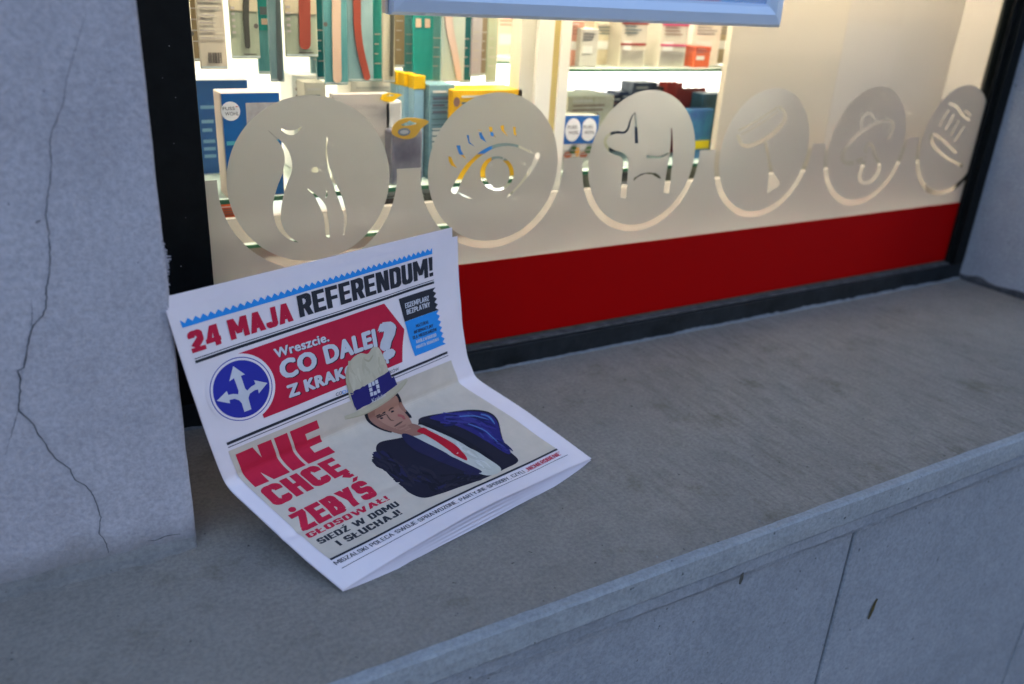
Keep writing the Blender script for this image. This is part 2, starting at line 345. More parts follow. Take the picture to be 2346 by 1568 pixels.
for a in ((-1.6, 2.9, -.2, .25, 2.25, 3.4), (-16, 16, -.2, 7, 3.402, 13.0), (-16, -1.702, -.2, 7, ZP, 3.4), (3.002, 16, -.2, 7, ZP, 3.4)):
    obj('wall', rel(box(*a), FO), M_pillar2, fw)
for r0 in (4.6, 7.6, 10.6):
    for k in range(-5, 6):
        w = obj('window', rel(box(k * 2.6 - .55, k * 2.6 + .55, -.235, -.19, r0, r0 + 1.7), FO), mat('house_frame', (.6, .6, .58), .6, .2), fw)
        for sx_ in (-.26, .26): obj('pane', rel(box(k * 2.6 + sx_ - .22, k * 2.6 + sx_ + .22, -.242, -.236, r0 + .08, r0 + 1.62), FO), mat('dark_pane', (.02, .025, .03), .1, .5), w)

# ------------------------------------------------------------------ shop interior shell
M_room = mat('shop_wall_paint', (.72, .66, .55), .8, .2)
for nm, a in (('shop_back_wall', (-1.6, 2.9, 3.0, 3.1, ZP, 3.4)), ('shop_floor', (-1.6, 2.9, .25, 3.0, -.05, 0.0)), ('shop_ceiling', (-1.6, 2.9, .25, 3.1, 3.3, 3.4)),
              ('shop_side_wall', (-1.7, -1.6, -.2, 3.1, ZP, 3.4)), ('shop_side_wall', (2.9, 3.0, -.2, 3.1, ZP, 3.4))):
    o = obj(nm, box(*a), M_room); o['kind'] = 'structure'

# ------------------------------------------------------------------ shop window: frame, glass, films
ZG0, ZG1 = .0315, 2.2
XG0, XG1 = -.1035, 1.0905
win = thing('shop_window', 'shop window in a black frame with frosted discs and a red band', 'window', (.5, 0, 0))
W0 = (.5, 0, 0)
M_glass = bpy.data.materials.new('window_glass'); M_glass.use_nodes = True
n = M_glass.node_tree; n.nodes.clear()
o_ = n.nodes.new('ShaderNodeOutputMaterial'); mx = n.nodes.new('ShaderNodeMixShader'); fr = n.nodes.new('ShaderNodeFresnel'); fr.inputs[0].default_value = 1.45
tr = n.nodes.new('ShaderNodeBsdfTransparent'); tr.inputs[0].default_value = (.96, .975, .965, 1); gl = n.nodes.new('ShaderNodeBsdfGlossy'); gl.inputs['Roughness'].default_value = .005
gm = n.nodes.new('ShaderNodeNewGeometry'); iv = n.nodes.new('ShaderNodeMath'); iv.operation = 'SUBTRACT'; iv.inputs[0].default_value = 1.0; n.links.new(gm.outputs['Backfacing'], iv.inputs[1])
fm = n.nodes.new('ShaderNodeMath'); fm.operation = 'MULTIPLY'; n.links.new(fr.outputs[0], fm.inputs[0]); n.links.new(iv.outputs[0], fm.inputs[1])   # reflect once, at the face the ray enters
n.links.new(fm.outputs[0], mx.inputs[0]); n.links.new(tr.outputs[0], mx.inputs[1]); n.links.new(gl.outputs[0], mx.inputs[2]); n.links.new(mx.outputs[0], o_.inputs[0])
gp = obj('glass_pane', rel(box(XG0 - .008, XG1 + .008, 0.0, .006, ZG0 - .008, ZG1), W0), M_glass, win)

def frame_bar(bm, *a): return bx(bm, *a, .0012, 2)
bot = frame_bar(bmesh.new(), XG0 - .075, 1.1225, -.0163, -.0012, -.004, .0262)
# lumpy sealant where the rail meets the sill
obj('bottom_rail', rel(bot, W0), M_black2, win)
obj('dusty_bead', rel(box(XG0, XG1, -.0118, -.0014, .0264, .0292, .0006), W0), M_dust, win)
obj('gasket', rel(box(XG0, XG1, -.0032, -.0012, .0294, .0312, .0004), W0), M_gasket, win)
obj('left_jamb', rel(frame_bar(bmesh.new(), PLX - .03, XG0, -.0163, .05, .0266, 2.25), W0), M_black, win)
rj = bmesh.new(); bx(rj, XG1 + .0085, 1.1235, -.0165, -.0012, .0266, 2.25, .0012, 2); bx(rj, XG1, XG1 + .0080, -.0085, -.0012, .0266, 2.25, .0012, 2)
obj('right_jamb', rel(rj, W0), M_black, win)
obj('inner_jamb', rel(box(XG1 - .003, 1.1235, .0075, .013, .0266, 2.25, .001), W0), mat('inner_frame', (.03, .028, .02), .6, .2), win)
obj('inner_rail', rel(box(XG0 - .02, 1.1235, .008, .05, -.004, .0300, .001), W0), MATS['inner_frame'], win)
obj('head_rail', rel(box(XG0 - .075, 1.1235, -.0163, .05, 2.2005, 2.25), W0), M_black, win)
# rough rubs of mortar left along the foot of the bottom rail
bm = bmesh.new(); rows = []
for i in range(601):
    x = PLX + (1.122 - PLX) * i / 600
    h = .0016 + .0016 * noise.noise(Vector((x * 22, 0, 0))) + .0014 * noise.noise(Vector((x * 90, 0, 5)))
    h = max(.0003, h * (1.6 if x > .5 else 1.0)); d = .003 + .0015 * noise.noise(Vector((x * 40, 7, 0)))
    rows.append([bm.verts.new(p) for p in ((x, -.0161, h), (x, -.0166 - d * .25, h * .9), (x, -.0166 - d, .0003), (x, -.0166 - d, -.003))])
for a, b in zip(rows[:-1], rows[1:]):
    for j in range(3): bm.faces.new((a[j], b[j], b[j + 1], a[j + 1]))
bmesh.ops.recalc_face_normals(bm, faces=bm.faces)
obj('sealant_line', rel(bm, W0), M_mortar, win, True)
# brushed wall paint that strayed from the pillar onto its dark inner side (a ragged row of bristle marks)
bm = bmesh.new()
for i in range(80):
    px, py = 366 + i * .26 + random.uniform(-1, 1), 560 + i * 1.62 + random.uniform(-2, 2)
    p = U(px, py, -.2035); L = random.uniform(.0006, .0036) * (1 if random.random() < .85 else 1.6) * (.4 + .6 * math.sin(math.pi * min(1, (i + 8) / 70)) ** 2); h = random.uniform(.00015, .0005)
    x0 = PLX - .001
    bx(bm, x0, x0 + L, -.2028 + random.uniform(0, .0006), -.2020 + random.uniform(0, .0008), p.z - h, p.z + h)
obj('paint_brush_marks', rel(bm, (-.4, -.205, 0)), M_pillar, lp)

# frosted film
M_film = bpy.data.materials.new('frosted_film'); M_film.use_nodes = True
n = M_film.node_tree; n.nodes.clear()
o_ = n.nodes.new('ShaderNodeOutputMaterial'); a1 = n.nodes.new('ShaderNodeMixShader'); a1.inputs[0].default_value = .58
df = n.nodes.new('ShaderNodeBsdfDiffuse'); df.inputs[0].default_value = (.42, .395, .365, 1); tl = n.nodes.new('ShaderNodeBsdfTranslucent'); tl.inputs[0].default_value = (.60, .58, .55, 1)
n.links.new(df.outputs[0], a1.inputs[1]); n.links.new(tl.outputs[0], a1.inputs[2]); n.links.new(a1.outputs[0], o_.inputs[0])
M_redfilm = mat('red_vinyl', (.40, .0005, .001), .55, .06, bump=.04, bscale=30)
YFILM = -.0009
def film(name, loops, m=M_film):
    me = poly_mesh(loops)
    me.transform(Matrix(((1, 0, 0, -.5), (0, 0, -1, YFILM), (0, 1, 0, 0), (0, 0, 0, 1))))
    return obj(name, me, m, win)
ZC, RD, RR, DX = .2367, .0815, .0900, .20656
ZB0, ZB1 = .1316, .2433
# band with circular bites
top = [(XG0, ZB0), (XG1 + .004, ZB0), (XG1 + .004, ZB1 - .0)]
a0 = math.asin((ZB1 - ZC) / RR)
out = []
for k in range(6):
    cxk = k * DX
    arc = [(cxk - RR * math.cos(t), ZC + RR * math.sin(t)) for t in [a0 - (math.pi + 2 * a0) * i / 48 for i in range(49)]]
    out += arc
out = [p for p in out if p[0] < XG1 + .003]
if out[-1][0] < XG1 - .001: pass
last = (XG1 + .003, out[-1][1])
film('frosted_band', [[(XG0, ZB0), (XG0, ZB1)] + out + [last, (XG1 + .003, ZB0)]])
film('red_band', [[(XG0, ZG0 + .0002), (XG0, ZB0 - .0004), (XG1 + .003, ZB0 - .0004), (XG1 + .003, ZG0 + .0002)]], M_redfilm)
def c4(x, y): p = U(401 + .2630 * x, 189 + .2630 * y, YFILM); return (p.x, p.z)
def c5(x, y): p = U(916.5 + .3174 * x, 189 + .3174 * y, YFILM); return (p.x, p.z)
def c6(x, y): p = U(1604 + .4385 * x, .4385 * y, YFILM); return (p.x, p.z)
def sm(pts, n=4): return smooth_path(pts, n, True)
torso = [[(918, 395), (950, 412), (1000, 420), (1050, 413), (1103, 387), (1075, 430), (1040, 455), (1005, 460), (965, 448), (935, 425)],
         [(805, 415), (860, 455), (925, 515), (975, 575), (1005, 640), (1020, 710), (1015, 780), (990, 850), (962, 920), (945, 985), (930, 1060), (920, 1160), (925, 1220), (960, 1300), (1010, 1355), (1072, 1395), (1010, 1375), (940, 1330), (890, 1260), (865, 1185), (853, 1110), (857, 1040), (872, 975), (900, 885), (935, 800), (952, 720), (957, 660), (945, 590), (915, 535), (860, 475)],
         [(1325, 475), (1330, 500), (1324, 560), (1328, 640), (1340, 720), (1365, 790), (1390, 850), (1410, 900), (1440, 960), (1465, 1030), (1485, 1110), (1498, 1180), (1490, 1260), (1468, 1335), (1476, 1240), (1470, 1160), (1450, 1100), (1425, 1020), (1398, 960), (1380, 900), (1352, 820), (1325, 720), (1310, 640), (1312, 560), (1318, 500)],
         [(1200, 742), (1238, 742), (1246, 750), (1246, 778), (1238, 786), (1200, 786), (1192, 778), (1192, 750)],
         [(1152, 927), (1190, 950), (1240, 990), (1285, 1035), (1310, 1070), (1325, 1115), (1335, 1180), (1345, 1290), (1345, 1350), (1312, 1330), (1300, 1200), (1280, 1130), (1250, 1060), (1210, 985)],
         [(1315, 940), (1330, 985), (1308, 1010), (1318, 975)]]
D0 = [[c4(*p) for p in sm(h, 3)] for h in torso]
eye = [[(367, 785), (400, 715), (450, 630), (500, 570), (560, 515), (630, 470), (700, 445), (770, 438), (845, 450), (910, 480), (975, 522), (905, 493), (840, 468), (770, 460), (700, 470), (640, 495), (580, 535), (520, 590), (470, 660), (440, 720), (405, 803)],
       [(415, 790), (470, 815), (525, 840), (500, 841), (450, 822)],
       [(980, 512), (1012, 520), (985, 590), (940, 660), (890, 720), (830, 785), (760, 840), (800, 795), (860, 730), (910, 660), (950, 590)],
       [(348, 535), (370, 540), (385, 580), (412, 620), (370, 600), (352, 570)], [(405, 455), (435, 455), (440, 490), (470, 540), (475, 555), (425, 515)], [(480, 380), (497, 380), (502, 430), (540, 465), (495, 440)],
       [(562, 343), (590, 343), (592, 375), (625, 435), (580, 405)], [(640, 322), (666, 322), (668, 360), (695, 400), (655, 385)], [(722, 315), (750, 308), (750, 345), (785, 400), (735, 350)], [(815, 322), (835, 322), (836, 360), (845, 395), (820, 375)]]
D1 = [[c5(*p) for p in (sm(h, 3) if len(h) > 10 else h)] for h in eye]
def crescent(cx, cy, rx, ry, ix, iy, irx, iry, a, b):
    A = [math.radians(a + (b - a) * i / 30) for i in range(31)]
    return [(cx + rx * math.cos(t), cy - ry * math.sin(t)) for t in A] + [(ix + irx * math.cos(t), iy - iry * math.sin(t)) for t in reversed(A)]
D1 += [[c5(*p) for p in crescent(700, 657, 122, 124, 707, 655, 93, 104, 68, 248)], [c5(*p) for p in crescent(700, 657, 122, 124, 700, 662, 92, 106, 64, -108)]]
tooth = [ribbon([(1684, 228), (1662, 275), (1645, 335), (1615, 363), (1555, 362), (1500, 385), (1480, 430), (1500, 475), (1545, 505), (1600, 525), (1628, 570), (1622, 680), (1612, 835)], 8, 42, 4),
         ribbon([(1693, 218), (1702, 300), (1707, 440)], 12, 24, 4), ribbon([(1961, 330), (1962, 420), (1957, 520), (1945, 620), (1922, 800)], 4, 42, 4),
         ribbon([(1938, 508), (1905, 530), (1865, 541), (1780, 537)], 10, 22, 4),
         [(1678, 720), (1690, 690), (1740, 662), (1790, 651), (1845, 656), (1875, 675), (1885, 697), (1865, 692), (1820, 665), (1770, 660), (1720, 682)]]
D2 = [[c5(*p) for p in h] for h in tooth]
razor = [[(330, 745), (350, 745), (365, 830), (385, 910), (415, 950), (415, 970), (350, 1012), (360, 900), (350, 820)],
         ribbon([(195, 705), (215, 752), (250, 764), (310, 745), (380, 700), (435, 640), (442, 590), (412, 558)], 14, 14, 4, mid=24), ribbon([(200, 684), (300, 630), (405, 560)], 10, 8, 4), ribbon([(215, 705), (310, 652), (408, 582)], 6, 6, 4)]
D3 = [[c6(*p) for p in h] for h in razor]
def ell(cx, cy, a, b, rot, t0, t1, n=26):
    r = math.radians(rot); o = []
    for i in range(n + 1):
        t = math.radians(t0 + (t1 - t0) * i / n); x = a * math.cos(t); y = b * math.sin(t); o.append((cx + x * math.cos(r) - y * math.sin(r), cy + x * math.sin(r) + y * math.cos(r)))
    return o
pac = [ribbon(ell(877, 742, 163, 62, -38, 140, 418), 24, 14, 2), ribbon(ell(877, 742, 163, 62, -38, 112, 134), 20, 24, 2),
       ribbon([(862, 800), (868, 768), (885, 752), (903, 770), (912, 810), (935, 860), (925, 910), (890, 950), (850, 955), (833, 930), (842, 890), (855, 850), (860, 815)], 18, 18, 4), ribbon([(845, 682), (842, 645), (855, 605), (885, 592), (905, 606), (912, 630)], 16, 12, 4)]
D4 = [[c6(*p) for p in h] for h in pac]
brush = [ribbon([(1300, 540), (1340, 560), (1375, 605), (1410, 630)], 14, 16, 4), ribbon([(1384, 578), (1412, 606)], 12, 14, 4)] + \
        [ribbon(q, 6, 8, 4) for q in ([(1300, 575), (1265, 630), (1252, 660)], [(1325, 600), (1290, 665), (1283, 680)], [(1350, 630), (1320, 690), (1310, 705)], [(1380, 660), (1345, 715), (1330, 738)])] + \
        [ribbon([(1335, 800), (1270, 735), (1225, 704), (1208, 718), (1225, 770), (1290, 825), (1370, 870)], 16, 20, 4)]
D5 = [[c6(*p) for p in h] for h in brush]
for k, (H, lab) in enumerate(zip((D0, D1, D2, D3, D4, D5), ('frosted disc with a cut-out torso outline', 'frosted disc with a cut-out eye and lashes', 'frosted disc with cut-out curved lines and an arch', 'frosted disc with a cut-out razor', 'frosted disc with a cut-out pacifier', 'frosted disc with a cut-out toothbrush'))):
    c = circle(k * DX, ZC, RD, 96)
    if k == 5: c = [(min(x, XG1 + .003), z) for x, z in c]
    f = film('frosted_disc', [c] + H); f['label'] = lab

# ------------------------------------------------------------------ poster frame hung outside the glass
pf = thing('poster_frame', 'pale aluminium poster frame hanging against the glass at the top', 'poster frame', (.334, -.01, .392))
PL = (.334, -.01, .392)
M_alu = mat('anodised_aluminium', (.62, .72, .86), .42, .5, metal=.25, bump=.05, bscale=500)
FX0, FX1, FZ0, FZ1, FWD = .0765, .592, .3922, 1.12, .026
def mitre_bar(p, q, nrm_in, w):
    """snap-frame profile between two outer corners, mitred: outer face low, ridge, inner lip"""
    bm = bmesh.new(); t = (q - p).normalized()
    prof = [(0, -.004), (0, -.014), (.003, -.018), (w * .55, -.020), (w - .003, -.016), (w, -.0125), (w, -.004)]
    R = []
    for e, s in ((p, 1), (q, -1)):
        R.append([bm.verts.new(e + nrm_in * d + t * s * d + Vector((0, y, 0))) for d, y in prof])
    for j in range(len(prof)):
        k = (j + 1) % len(prof); bm.faces.new((R[0][j], R[1][j], R[1][k], R[0][k]))
    bm.faces.new(R[0]); bm.faces.new(list(reversed(R[1]))); bmesh.ops.recalc_face_normals(bm, faces=bm.faces)
    return bm
c00, c10, c11, c01 = Vector((FX0, 0, FZ0)), Vector((FX1, 0, FZ0)), Vector((FX1, 0, FZ1)), Vector((FX0, 0, FZ1))
for p, q, i in ((c00, c10, Vector((0, 0, 1))), (c10, c11, Vector((-1, 0, 0))), (c11, c01, Vector((0, 0, -1))), (c01, c00, Vector((1, 0, 0)))):
    obj('frame_profile', rel(mitre_bar(p, q, i, FWD), PL), M_alu, pf)
obj('backing_board', rel(box(FX0 + .002, FX1 - .002, -.0098, -.0035, FZ0 + .002, FZ1 - .002), PL), mat('backing_grey', (.30, .29, .28), .7, .2), pf)
obj('edge_strip', rel(box(FX0 - .0035, FX0 - .0004, -.012, -.0035, FZ0 + .001, FZ1, .0005), PL), mat('cream_plastic', (.62, .55, .45), .5, .3), pf)
M_poster = mat('poster_print', (.55, .33, .55), .3, .4)
n = M_poster.node_tree; b = n.nodes['Principled BSDF']; tc = n.nodes.new('ShaderNodeTexCoord'); sx = n.nodes.new('ShaderNodeSeparateXYZ'); n.links.new(tc.outputs['Object'], sx.inputs[0])
ns = n.nodes.new('ShaderNodeTexNoise'); ns.inputs['Scale'].default_value = 9; n.links.new(tc.outputs['Object'], ns.inputs['Vector'])
ad = n.nodes.new('ShaderNodeMath'); ad.operation = 'MULTIPLY_ADD'; ad.inputs[1].default_value = .06; n.links.new(ns.outputs['Fac'], ad.inputs[0]); n.links.new(sx.outputs['X'], ad.inputs[2])
mr = n.nodes.new('ShaderNodeMapRange'); mr.inputs[1].default_value = -.22; mr.inputs[2].default_value = .26; n.links.new(ad.outputs[0], mr.inputs[0])
cr = n.nodes.new('ShaderNodeValToRGB'); e = cr.color_ramp.elements; e[0].position = 0; e[0].color = (.55, .42, .62, 1); e[1].position = 1; e[1].color = (.10, .33, .75, 1)
x = e.new(.55); x.color = (.55, .36, .55, 1); x = e.new(.86); x.color = (.45, .28, .52, 1); x = e.new(.885); x.color = (.12, .42, .80, 1)
n.links.new(mr.outputs[0], cr.inputs[0]); n.links.new(cr.outputs[0], b.inputs['Base Color'])
obj('poster_sheet', rel(box(FX0 + .012, FX1 - .012, -.0112, -.0100, FZ0 + .012, FZ1 - .012), PL), M_poster, pf)
obj('cover_sheet', rel(box(FX0 + .010, FX1 - .010, -.0120, -.0114, FZ0 + .010, FZ1 - .010), PL), M_glass, pf)

# ------------------------------------------------------------------ window display behind the glass
YS = .092
zs_edge = U(640, 449, YS).z                      # top of the lower glass shelf
M_green = mat('green_glass_edge', (.05, .16, .08), .15, .5)
M_shelf = mat('shelf_glass', (.55, .66, .58), .1, .5)
def glass_shelf(label, x0, x1, y0, y1, ztop, th):
    t = thing('glass_shelf', label, 'shelf', ((x0 + x1) / 2, y0, ztop - th))
    L = ((x0 + x1) / 2, y0, ztop - th)
    obj('shelf_plate', rel(box(x0, x1, y0 + .0012, y1, ztop - th, ztop, .0004), L), M_shelf, t)
    obj('front_edge', rel(box(x0, x1, y0, y0 + .001, ztop - th + .0002, ztop - .0002), L), M_green, t)
    return t
XPOST0 = U(1193, 215, .10).x; XPOST1 = U(1300, 215, .10).x
XCOL = U(1664, 166, .095).x
glass_shelf('green edged glass shelf carrying the foot care boxes behind the discs', -.16, XPOST0 - .004, YS, .26, zs_edge, .0052)
ZR = U(1480, 158, .12).z                         # upper right shelf
glass_shelf('green edged glass shelf of cosmetic cartons under the poster frame', XPOST1 + .003, XCOL + .06, .12, .30, ZR, .0042)
ZR2 = U(1431, 386, .10).z
glass_shelf('lower glass shelf of plasters and packets right of the post', XPOST1 + .003, XCOL + .06, .10, .30, ZR2, .005)

M_board = mat('sloping_board', (.38, .345, .295), .8, .15, bump=.05, bscale=120)
M_beige = mat('beige_board', (.47, .412, .32), .75, .2, bump=.05, bscale=120)
M_beige2 = mat('pinkish_beige_board', (.465, .42, .36), .75, .2, bump=.05, bscale=120)
M_cream = mat('cream_laminate', (.74, .69, .56), .5, .3)
M_white = mat('white_card', (.80, .78, .73), .6, .3)
M_whitel = mat('white_laminate', (.80, .76, .66), .5, .3)
zb = U(743, 485, .078).z
bm = bmesh.new(); pf_ = [(.012, .028), (.078, zb), (.086, zb), (.086, -.02), (.012, -.02)]; zb_ = zb  # slope shaped so that the board catches more lamp light
ra = [bm.verts.new((-.16, y, z)) for y, z in pf_]; rb = [bm.verts.new((1.085, y, z)) for y, z in pf_]
for j in range(5): bm.faces.new((ra[j], rb[j], rb[(j + 1) % 5], ra[(j + 1) % 5]))
bm.faces.new(ra); bm.faces.new(list(reversed(rb))); bmesh.ops.recalc_face_normals(bm, faces=bm.faces)
b = tag(obj('display_board', bm, M_board), 'low beige board sloped to catch lamp light behind the red band and frosted strip', 'board')
xb = U(1921, 160, .0943).x
tag(obj('display_partition', box(XCOL, xb + .01, .095, .105, .0, .74), M_beige), 'tall warm beige panel right of the shelves', 'partition')
tag(obj('display_partition', box(xb, 1.40, .0947, .1055, .0, .74), M_beige2), 'tall pinkish beige panel beside the right window jamb', 'partition')
tag(obj('reveal_cover', box(1.118, 1.1225, .014, .0935, .0, .74, .0004), mat('darkened_beige', (.36, .32, .275), .75, .2)), 'added narrow beige board covering the bright reveal beside the right jamb', 'board')  # added cover over the lamp-lit reveal, beige darkened to offset the lamp
post = thing('shelf_post', 'cream upright post with a yellow stripe between the shelf bays', 'post', (XPOST0, .10, 0))
PO = (XPOST0, .10, 0); w = XPOST1 - XPOST0
def pb(name, a, c, y0, m): obj(name, rel(box(XPOST0 + w * a, XPOST0 + w * c, y0, .13, .0, .74, .0005), PO), m, post)
pb('side_strip', 0, .30, .106, M_cream); pb('front_strip', .302, .63, .100, M_whitel); pb('yellow_stripe', .632, .78, .1025, mat('yellow_edge', (.66, .50, .18), .5, .3)); pb('front_strip', .782, 1.0, .100, M_whitel)
# back of the display
tag(obj('back_panel', box(-.6, XPOST0, .40, .41, .0, .74), mat('cream_back_glow', (.80, .74, .60), .7, .2, emit=((1.0, .93, .78), .17))), 'cream back panel with an added glow behind the hanging packs', 'panel')  # no lamp: the panel is given a glow to brighten the left film
lp_ = thing('light_panel', 'glowing white light panel behind the cosmetics shelves', 'light panel', (.8, .36, .0))
obj('panel_frame', rel(box(XPOST1 - .05, XCOL + .35, .362, .38, .0, .74), (.8, .36, 0)), M_white, lp_)
obj('diffuser', rel(box(XPOST1 - .05, XCOL + .35, .356, .3615, zb * .2, .70), (.8, .36, 0)), mat('glowing_diffuser', (.8, .8, .75), .5, .2, emit=((1.0, .98, .92), .62)), lp_)
lq = thing('light_panel', 'glowing white strip below the foot care shelf', 'light panel', (.1, .36, .0))
obj('diffuser', rel(box(-.5, XPOST0 - .01, .30, .305, .06, zs_edge - .008), (.1, .36, 0)), MATS['glowing_diffuser'], lq)
# unseen lamp added to light the display from above
dl = thing('display_fill_lamp', 'unseen long flat lamp added above the window display', 'lamp', (.45, .2, .76))
obj('fill_lamp_housing', rel(box(-.7, 1.6, .012, .42, 0.764, .80), (.45, .2, .76)), M_white, dl)
obj('fill_lamp_diffuser', rel(box(-.6, 1.5, .0135, .036, .756, .763), (.45, .2, .76)), mat('fill_lamp_glow', (.8, .8, .8), .5, .2, emit=((1.0, .89, .74), 23.5)), dl)

ls_ = thing('fill_strip', 'added slim light strip hidden behind the red band, brightening the display from below', 'lamp', (.48, .018, .07))  # added strip, out of sight: brightens the partition and lower film
obj('strip_channel', rel(box(-.09, 1.08, .0125, .0205, .0650, .0685, .0004), (.48, .018, .07)), M_alu, ls_)
obj('strip_diffuser', rel(box(-.088, 1.078, .0135, .0195, .0688, .0715), (.48, .018, .07)), mat('strip_glow', (.8, .8, .8), .5, .2, emit=((1.0, .89, .74), 5.5)), ls_)
fv = tag(obj('lamp_baffle', box(-.16, 1.3, .009, .0125, .475, .80, .0006), M_white), 'added white baffle behind the upper glass, keeping lamp light off the sill', 'board')  # added unseen baffle: blocks direct lamp light from the sill
def pmat(name, rgb, rough=.4): return mat(name, srgb(*rgb), rough, .35, var=.06, scale=25)
def place(tl, br, Y):
    a = U(*tl, Y); c = U(*br, Y); return a.x, c.x, c.z, a.z
def on_front(t, name, x0, x1, z0, z1, y, m, th=.0004, loops=None):
    return obj(name, rel(box(x0, x1, y - th, y, z0, z1), t.location), m, t)
def disc_on(t, name, cx, cz, r, y, m, rz=None):
    me = poly_mesh([circle(cx, cz, r, 28, rz)])
    me.transform(Matrix(((1, 0, 0, -t.location.x), (0, 0, -1, y - t.location.y), (0, 1, 0, -t.location.z), (0, 0, 0, 1)))); return obj(name, me, m, t)
def label_text(t, body, x0, x1, z0, h, y, m, bold=0.0):
    me = text_mesh(body, bold); xs = [v.co.x for v in me.vertices]; a, c = min(xs), max(xs)
    for v in me.vertices: v.co = (x0 + (v.co.x - a) / (c - a) * (x1 - x0) - t.location.x, y - t.location.y, z0 + v.co.y / CAP * h - t.location.z)
    return obj('lettering', me, m, t)
M_ink = mat('grey_ink', (.10, .09, .08), .6, .2); M_inkl = mat('light_ink', (.36, .33, .30), .6, .2)

def carton(name, label, tl, br, Y, depth, m, z0=None, cat='box', group=None, side=None, front=None):
    x0, x1, zl, zt = place(tl, br, Y)
    if z0 is not None: zl = z0
    t = thing(name, label, cat, ((x0 + x1) / 2, Y, zl), group)
    obj('carton', rel(box(x0, x1, Y, Y + depth, zl, zt, .0006), t.location), side or m, t)
    if side: on_front(t, 'front_print', x0 + .0012, x1 - .0008, zl + .0008, zt - .0010, Y - .0001, m)
    if depth > .025 and not side:
        rr_ = random.Random(label); w = x1 - x0; h = zt - zl; md = mat('print_dark_%d' % (len(label) % 3), ((.10, .10, .13), (.22, .12, .09), (.07, .12, .15))[len(label) % 3], .5, .3); ml = mat('print_pale', (.62, .60, .55), .5, .3)
        for i in range(4): zz = zl + h * (.94 - .07 * i); on_front(t, 'text_line', x0 + w * .12, x0 + w * rr_.uniform(.5, .88), zz - h * .022, zz, Y - .0002, md if i else ml)
        on_front(t, 'print_block', x0 + w * .12, x0 + w * rr_.uniform(.4, .85), zl + h * .36, zl + h * .55, Y - .0002, ml)
    t['dims'] = [x0, x1, zl, zt]
    return t
Z0 = zs_edge + .0003
# --- left bay, standing boxes
YA = UZ(470, 400, Z0).y
t = carton('foot_care_box', 'blue box with a white top at the far left of the shelf', (443, 183), (575, 300), YA, .055, pmat('print_blue', (38, 84, 140)), Z0, side=mat('white_box', (.78, .80, .86), .5, .3))
x0, x1, z0, z1 = t['dims']
for k, (a, c, hh) in enumerate(((.08, .30, .55), (.08, .34, .70), (.08, .26, .46), (.08, .30, .34), (.08, .30, .26), (.08, .30, .18))):
    on_front(t, 'text_block', x0 + a * (x1 - x0), x0 + c * (x1 - x0), z0 + hh * (z1 - z0), z0 + (hh + .035) * (z1 - z0), YA - .0006, mat('pale_blue_print', (.16, .30, .45), .5, .3))
M_card = mat('beige_cardboard', (.60, .50, .42), .7, .2)
t = carton('foot_care_box', 'blue box with beige edges and a round white emblem', (503, 213), (645, 300), .096, .030, pmat('print_blue_b', (22, 90, 150)), Z0, side=M_card)
x0, x1, z0, z1 = t['dims']; e = U(528, 255, .096)
disc_on(t, 'emblem', e.x, e.z, .0095, .0952, mat('emblem_white', (.78, .76, .74), .5, .3))
label_text(t, 'FUSS', e.x - .0078, e.x + .0042, e.z + .0012, .0032, .0948, M_ink, .01); label_text(t, 'WOHL', e.x - .0058, e.x + .0080, e.z - .0042, .0034, .0948, M_ink, .01)
on_front(t, 'small_cross', e.x + .0052, e.x + .0072, e.z + .0040, e.z + .0048, .0950, mat('red_print', (.5, .03, .03), .5, .3))
a = U(562, 236, .096); on_front(t, 'window_cutout', a.x, x1 - .004, z0 + .03, a.z, .0954, mat('grey_insert', (.30, .27, .25), .4, .4, color2=(.5, .47, .46), scale=60))
a = U(503, 325, .096); on_front(t, 'teal_wave', x0 + .003, x1 - .004, a.z - .004, a.z, .0953, mat('teal_wave', (.10, .42, .48), .4, .3))
carton('white_box', 'plain white box behind the torso disc', (668, 172), (735, 260), .20, .05, mat('plain_white', (.86, .86, .82), .5, .3), Z0)
carton('cream_box', 'pale cream box beside the plain white box', (697, 189), (748, 260), .17, .03, mat('pale_cream', (.62, .58, .47), .6, .3), Z0)
carton('white_box', 'wide low white box left of the yellow topped boxes', (803, 187), (907, 270), .19, .05, mat('cream_white', (.82, .78, .70), .6, .3), Z0)
t = carton('nail_polish_packet', 'grey beauty packet with faint lettering beside the torso disc', (762, 216), (893, 300), .125, .012, mat('grey_packet', (.43, .39, .35), .5, .3, var=.05, scale=30), Z0)
a = U(804, 251, .1245); c = U(866, 251, .1245); label_text(t, 'NEONAIL', a.x, c.x, a.z, .0052, .1246, M_inkl)
a = U(832, 268, .1245); c = U(878, 268, .1245); label_text(t, 'EXPERT', a.x, c.x, a.z, .0026, .1246, M_inkl)
M_yel = pmat('yellow_print', (222, 176, 10)); M_yel2 = pmat('dull_yellow', (176, 140, 52))
for k, (xa, xb_, yt) in enumerate(((907, 926, 166), (926, 949, 170), (949, 972, 176))):
    Yk = .165 - k * .018
    t = carton('blue_yellow_carton', ('leftmost', 'middle', 'rightmost')[k] + ' of three pale blue cartons with yellow tops', (xa, yt), (xb_, 300), Yk, .017, pmat('sky_blue_print', (150, 188, 205)), Z0, group='pale blue cartons with yellow tops')
    x0, x1, z0, z1 = t['dims']; obj('yellow_cap', rel(box(x0 - .0004, x1 + .0004, Yk - .0006, Yk + .0174, z1 - .014, z1 + .0006), t.location), M_yel, t)
    on_front(t, 'spine_line', x1 - .0012, x1 - .0006, z0, z1 - .015, Yk - .0003, mat('slate_line', (.12, .17, .2), .5, .3))
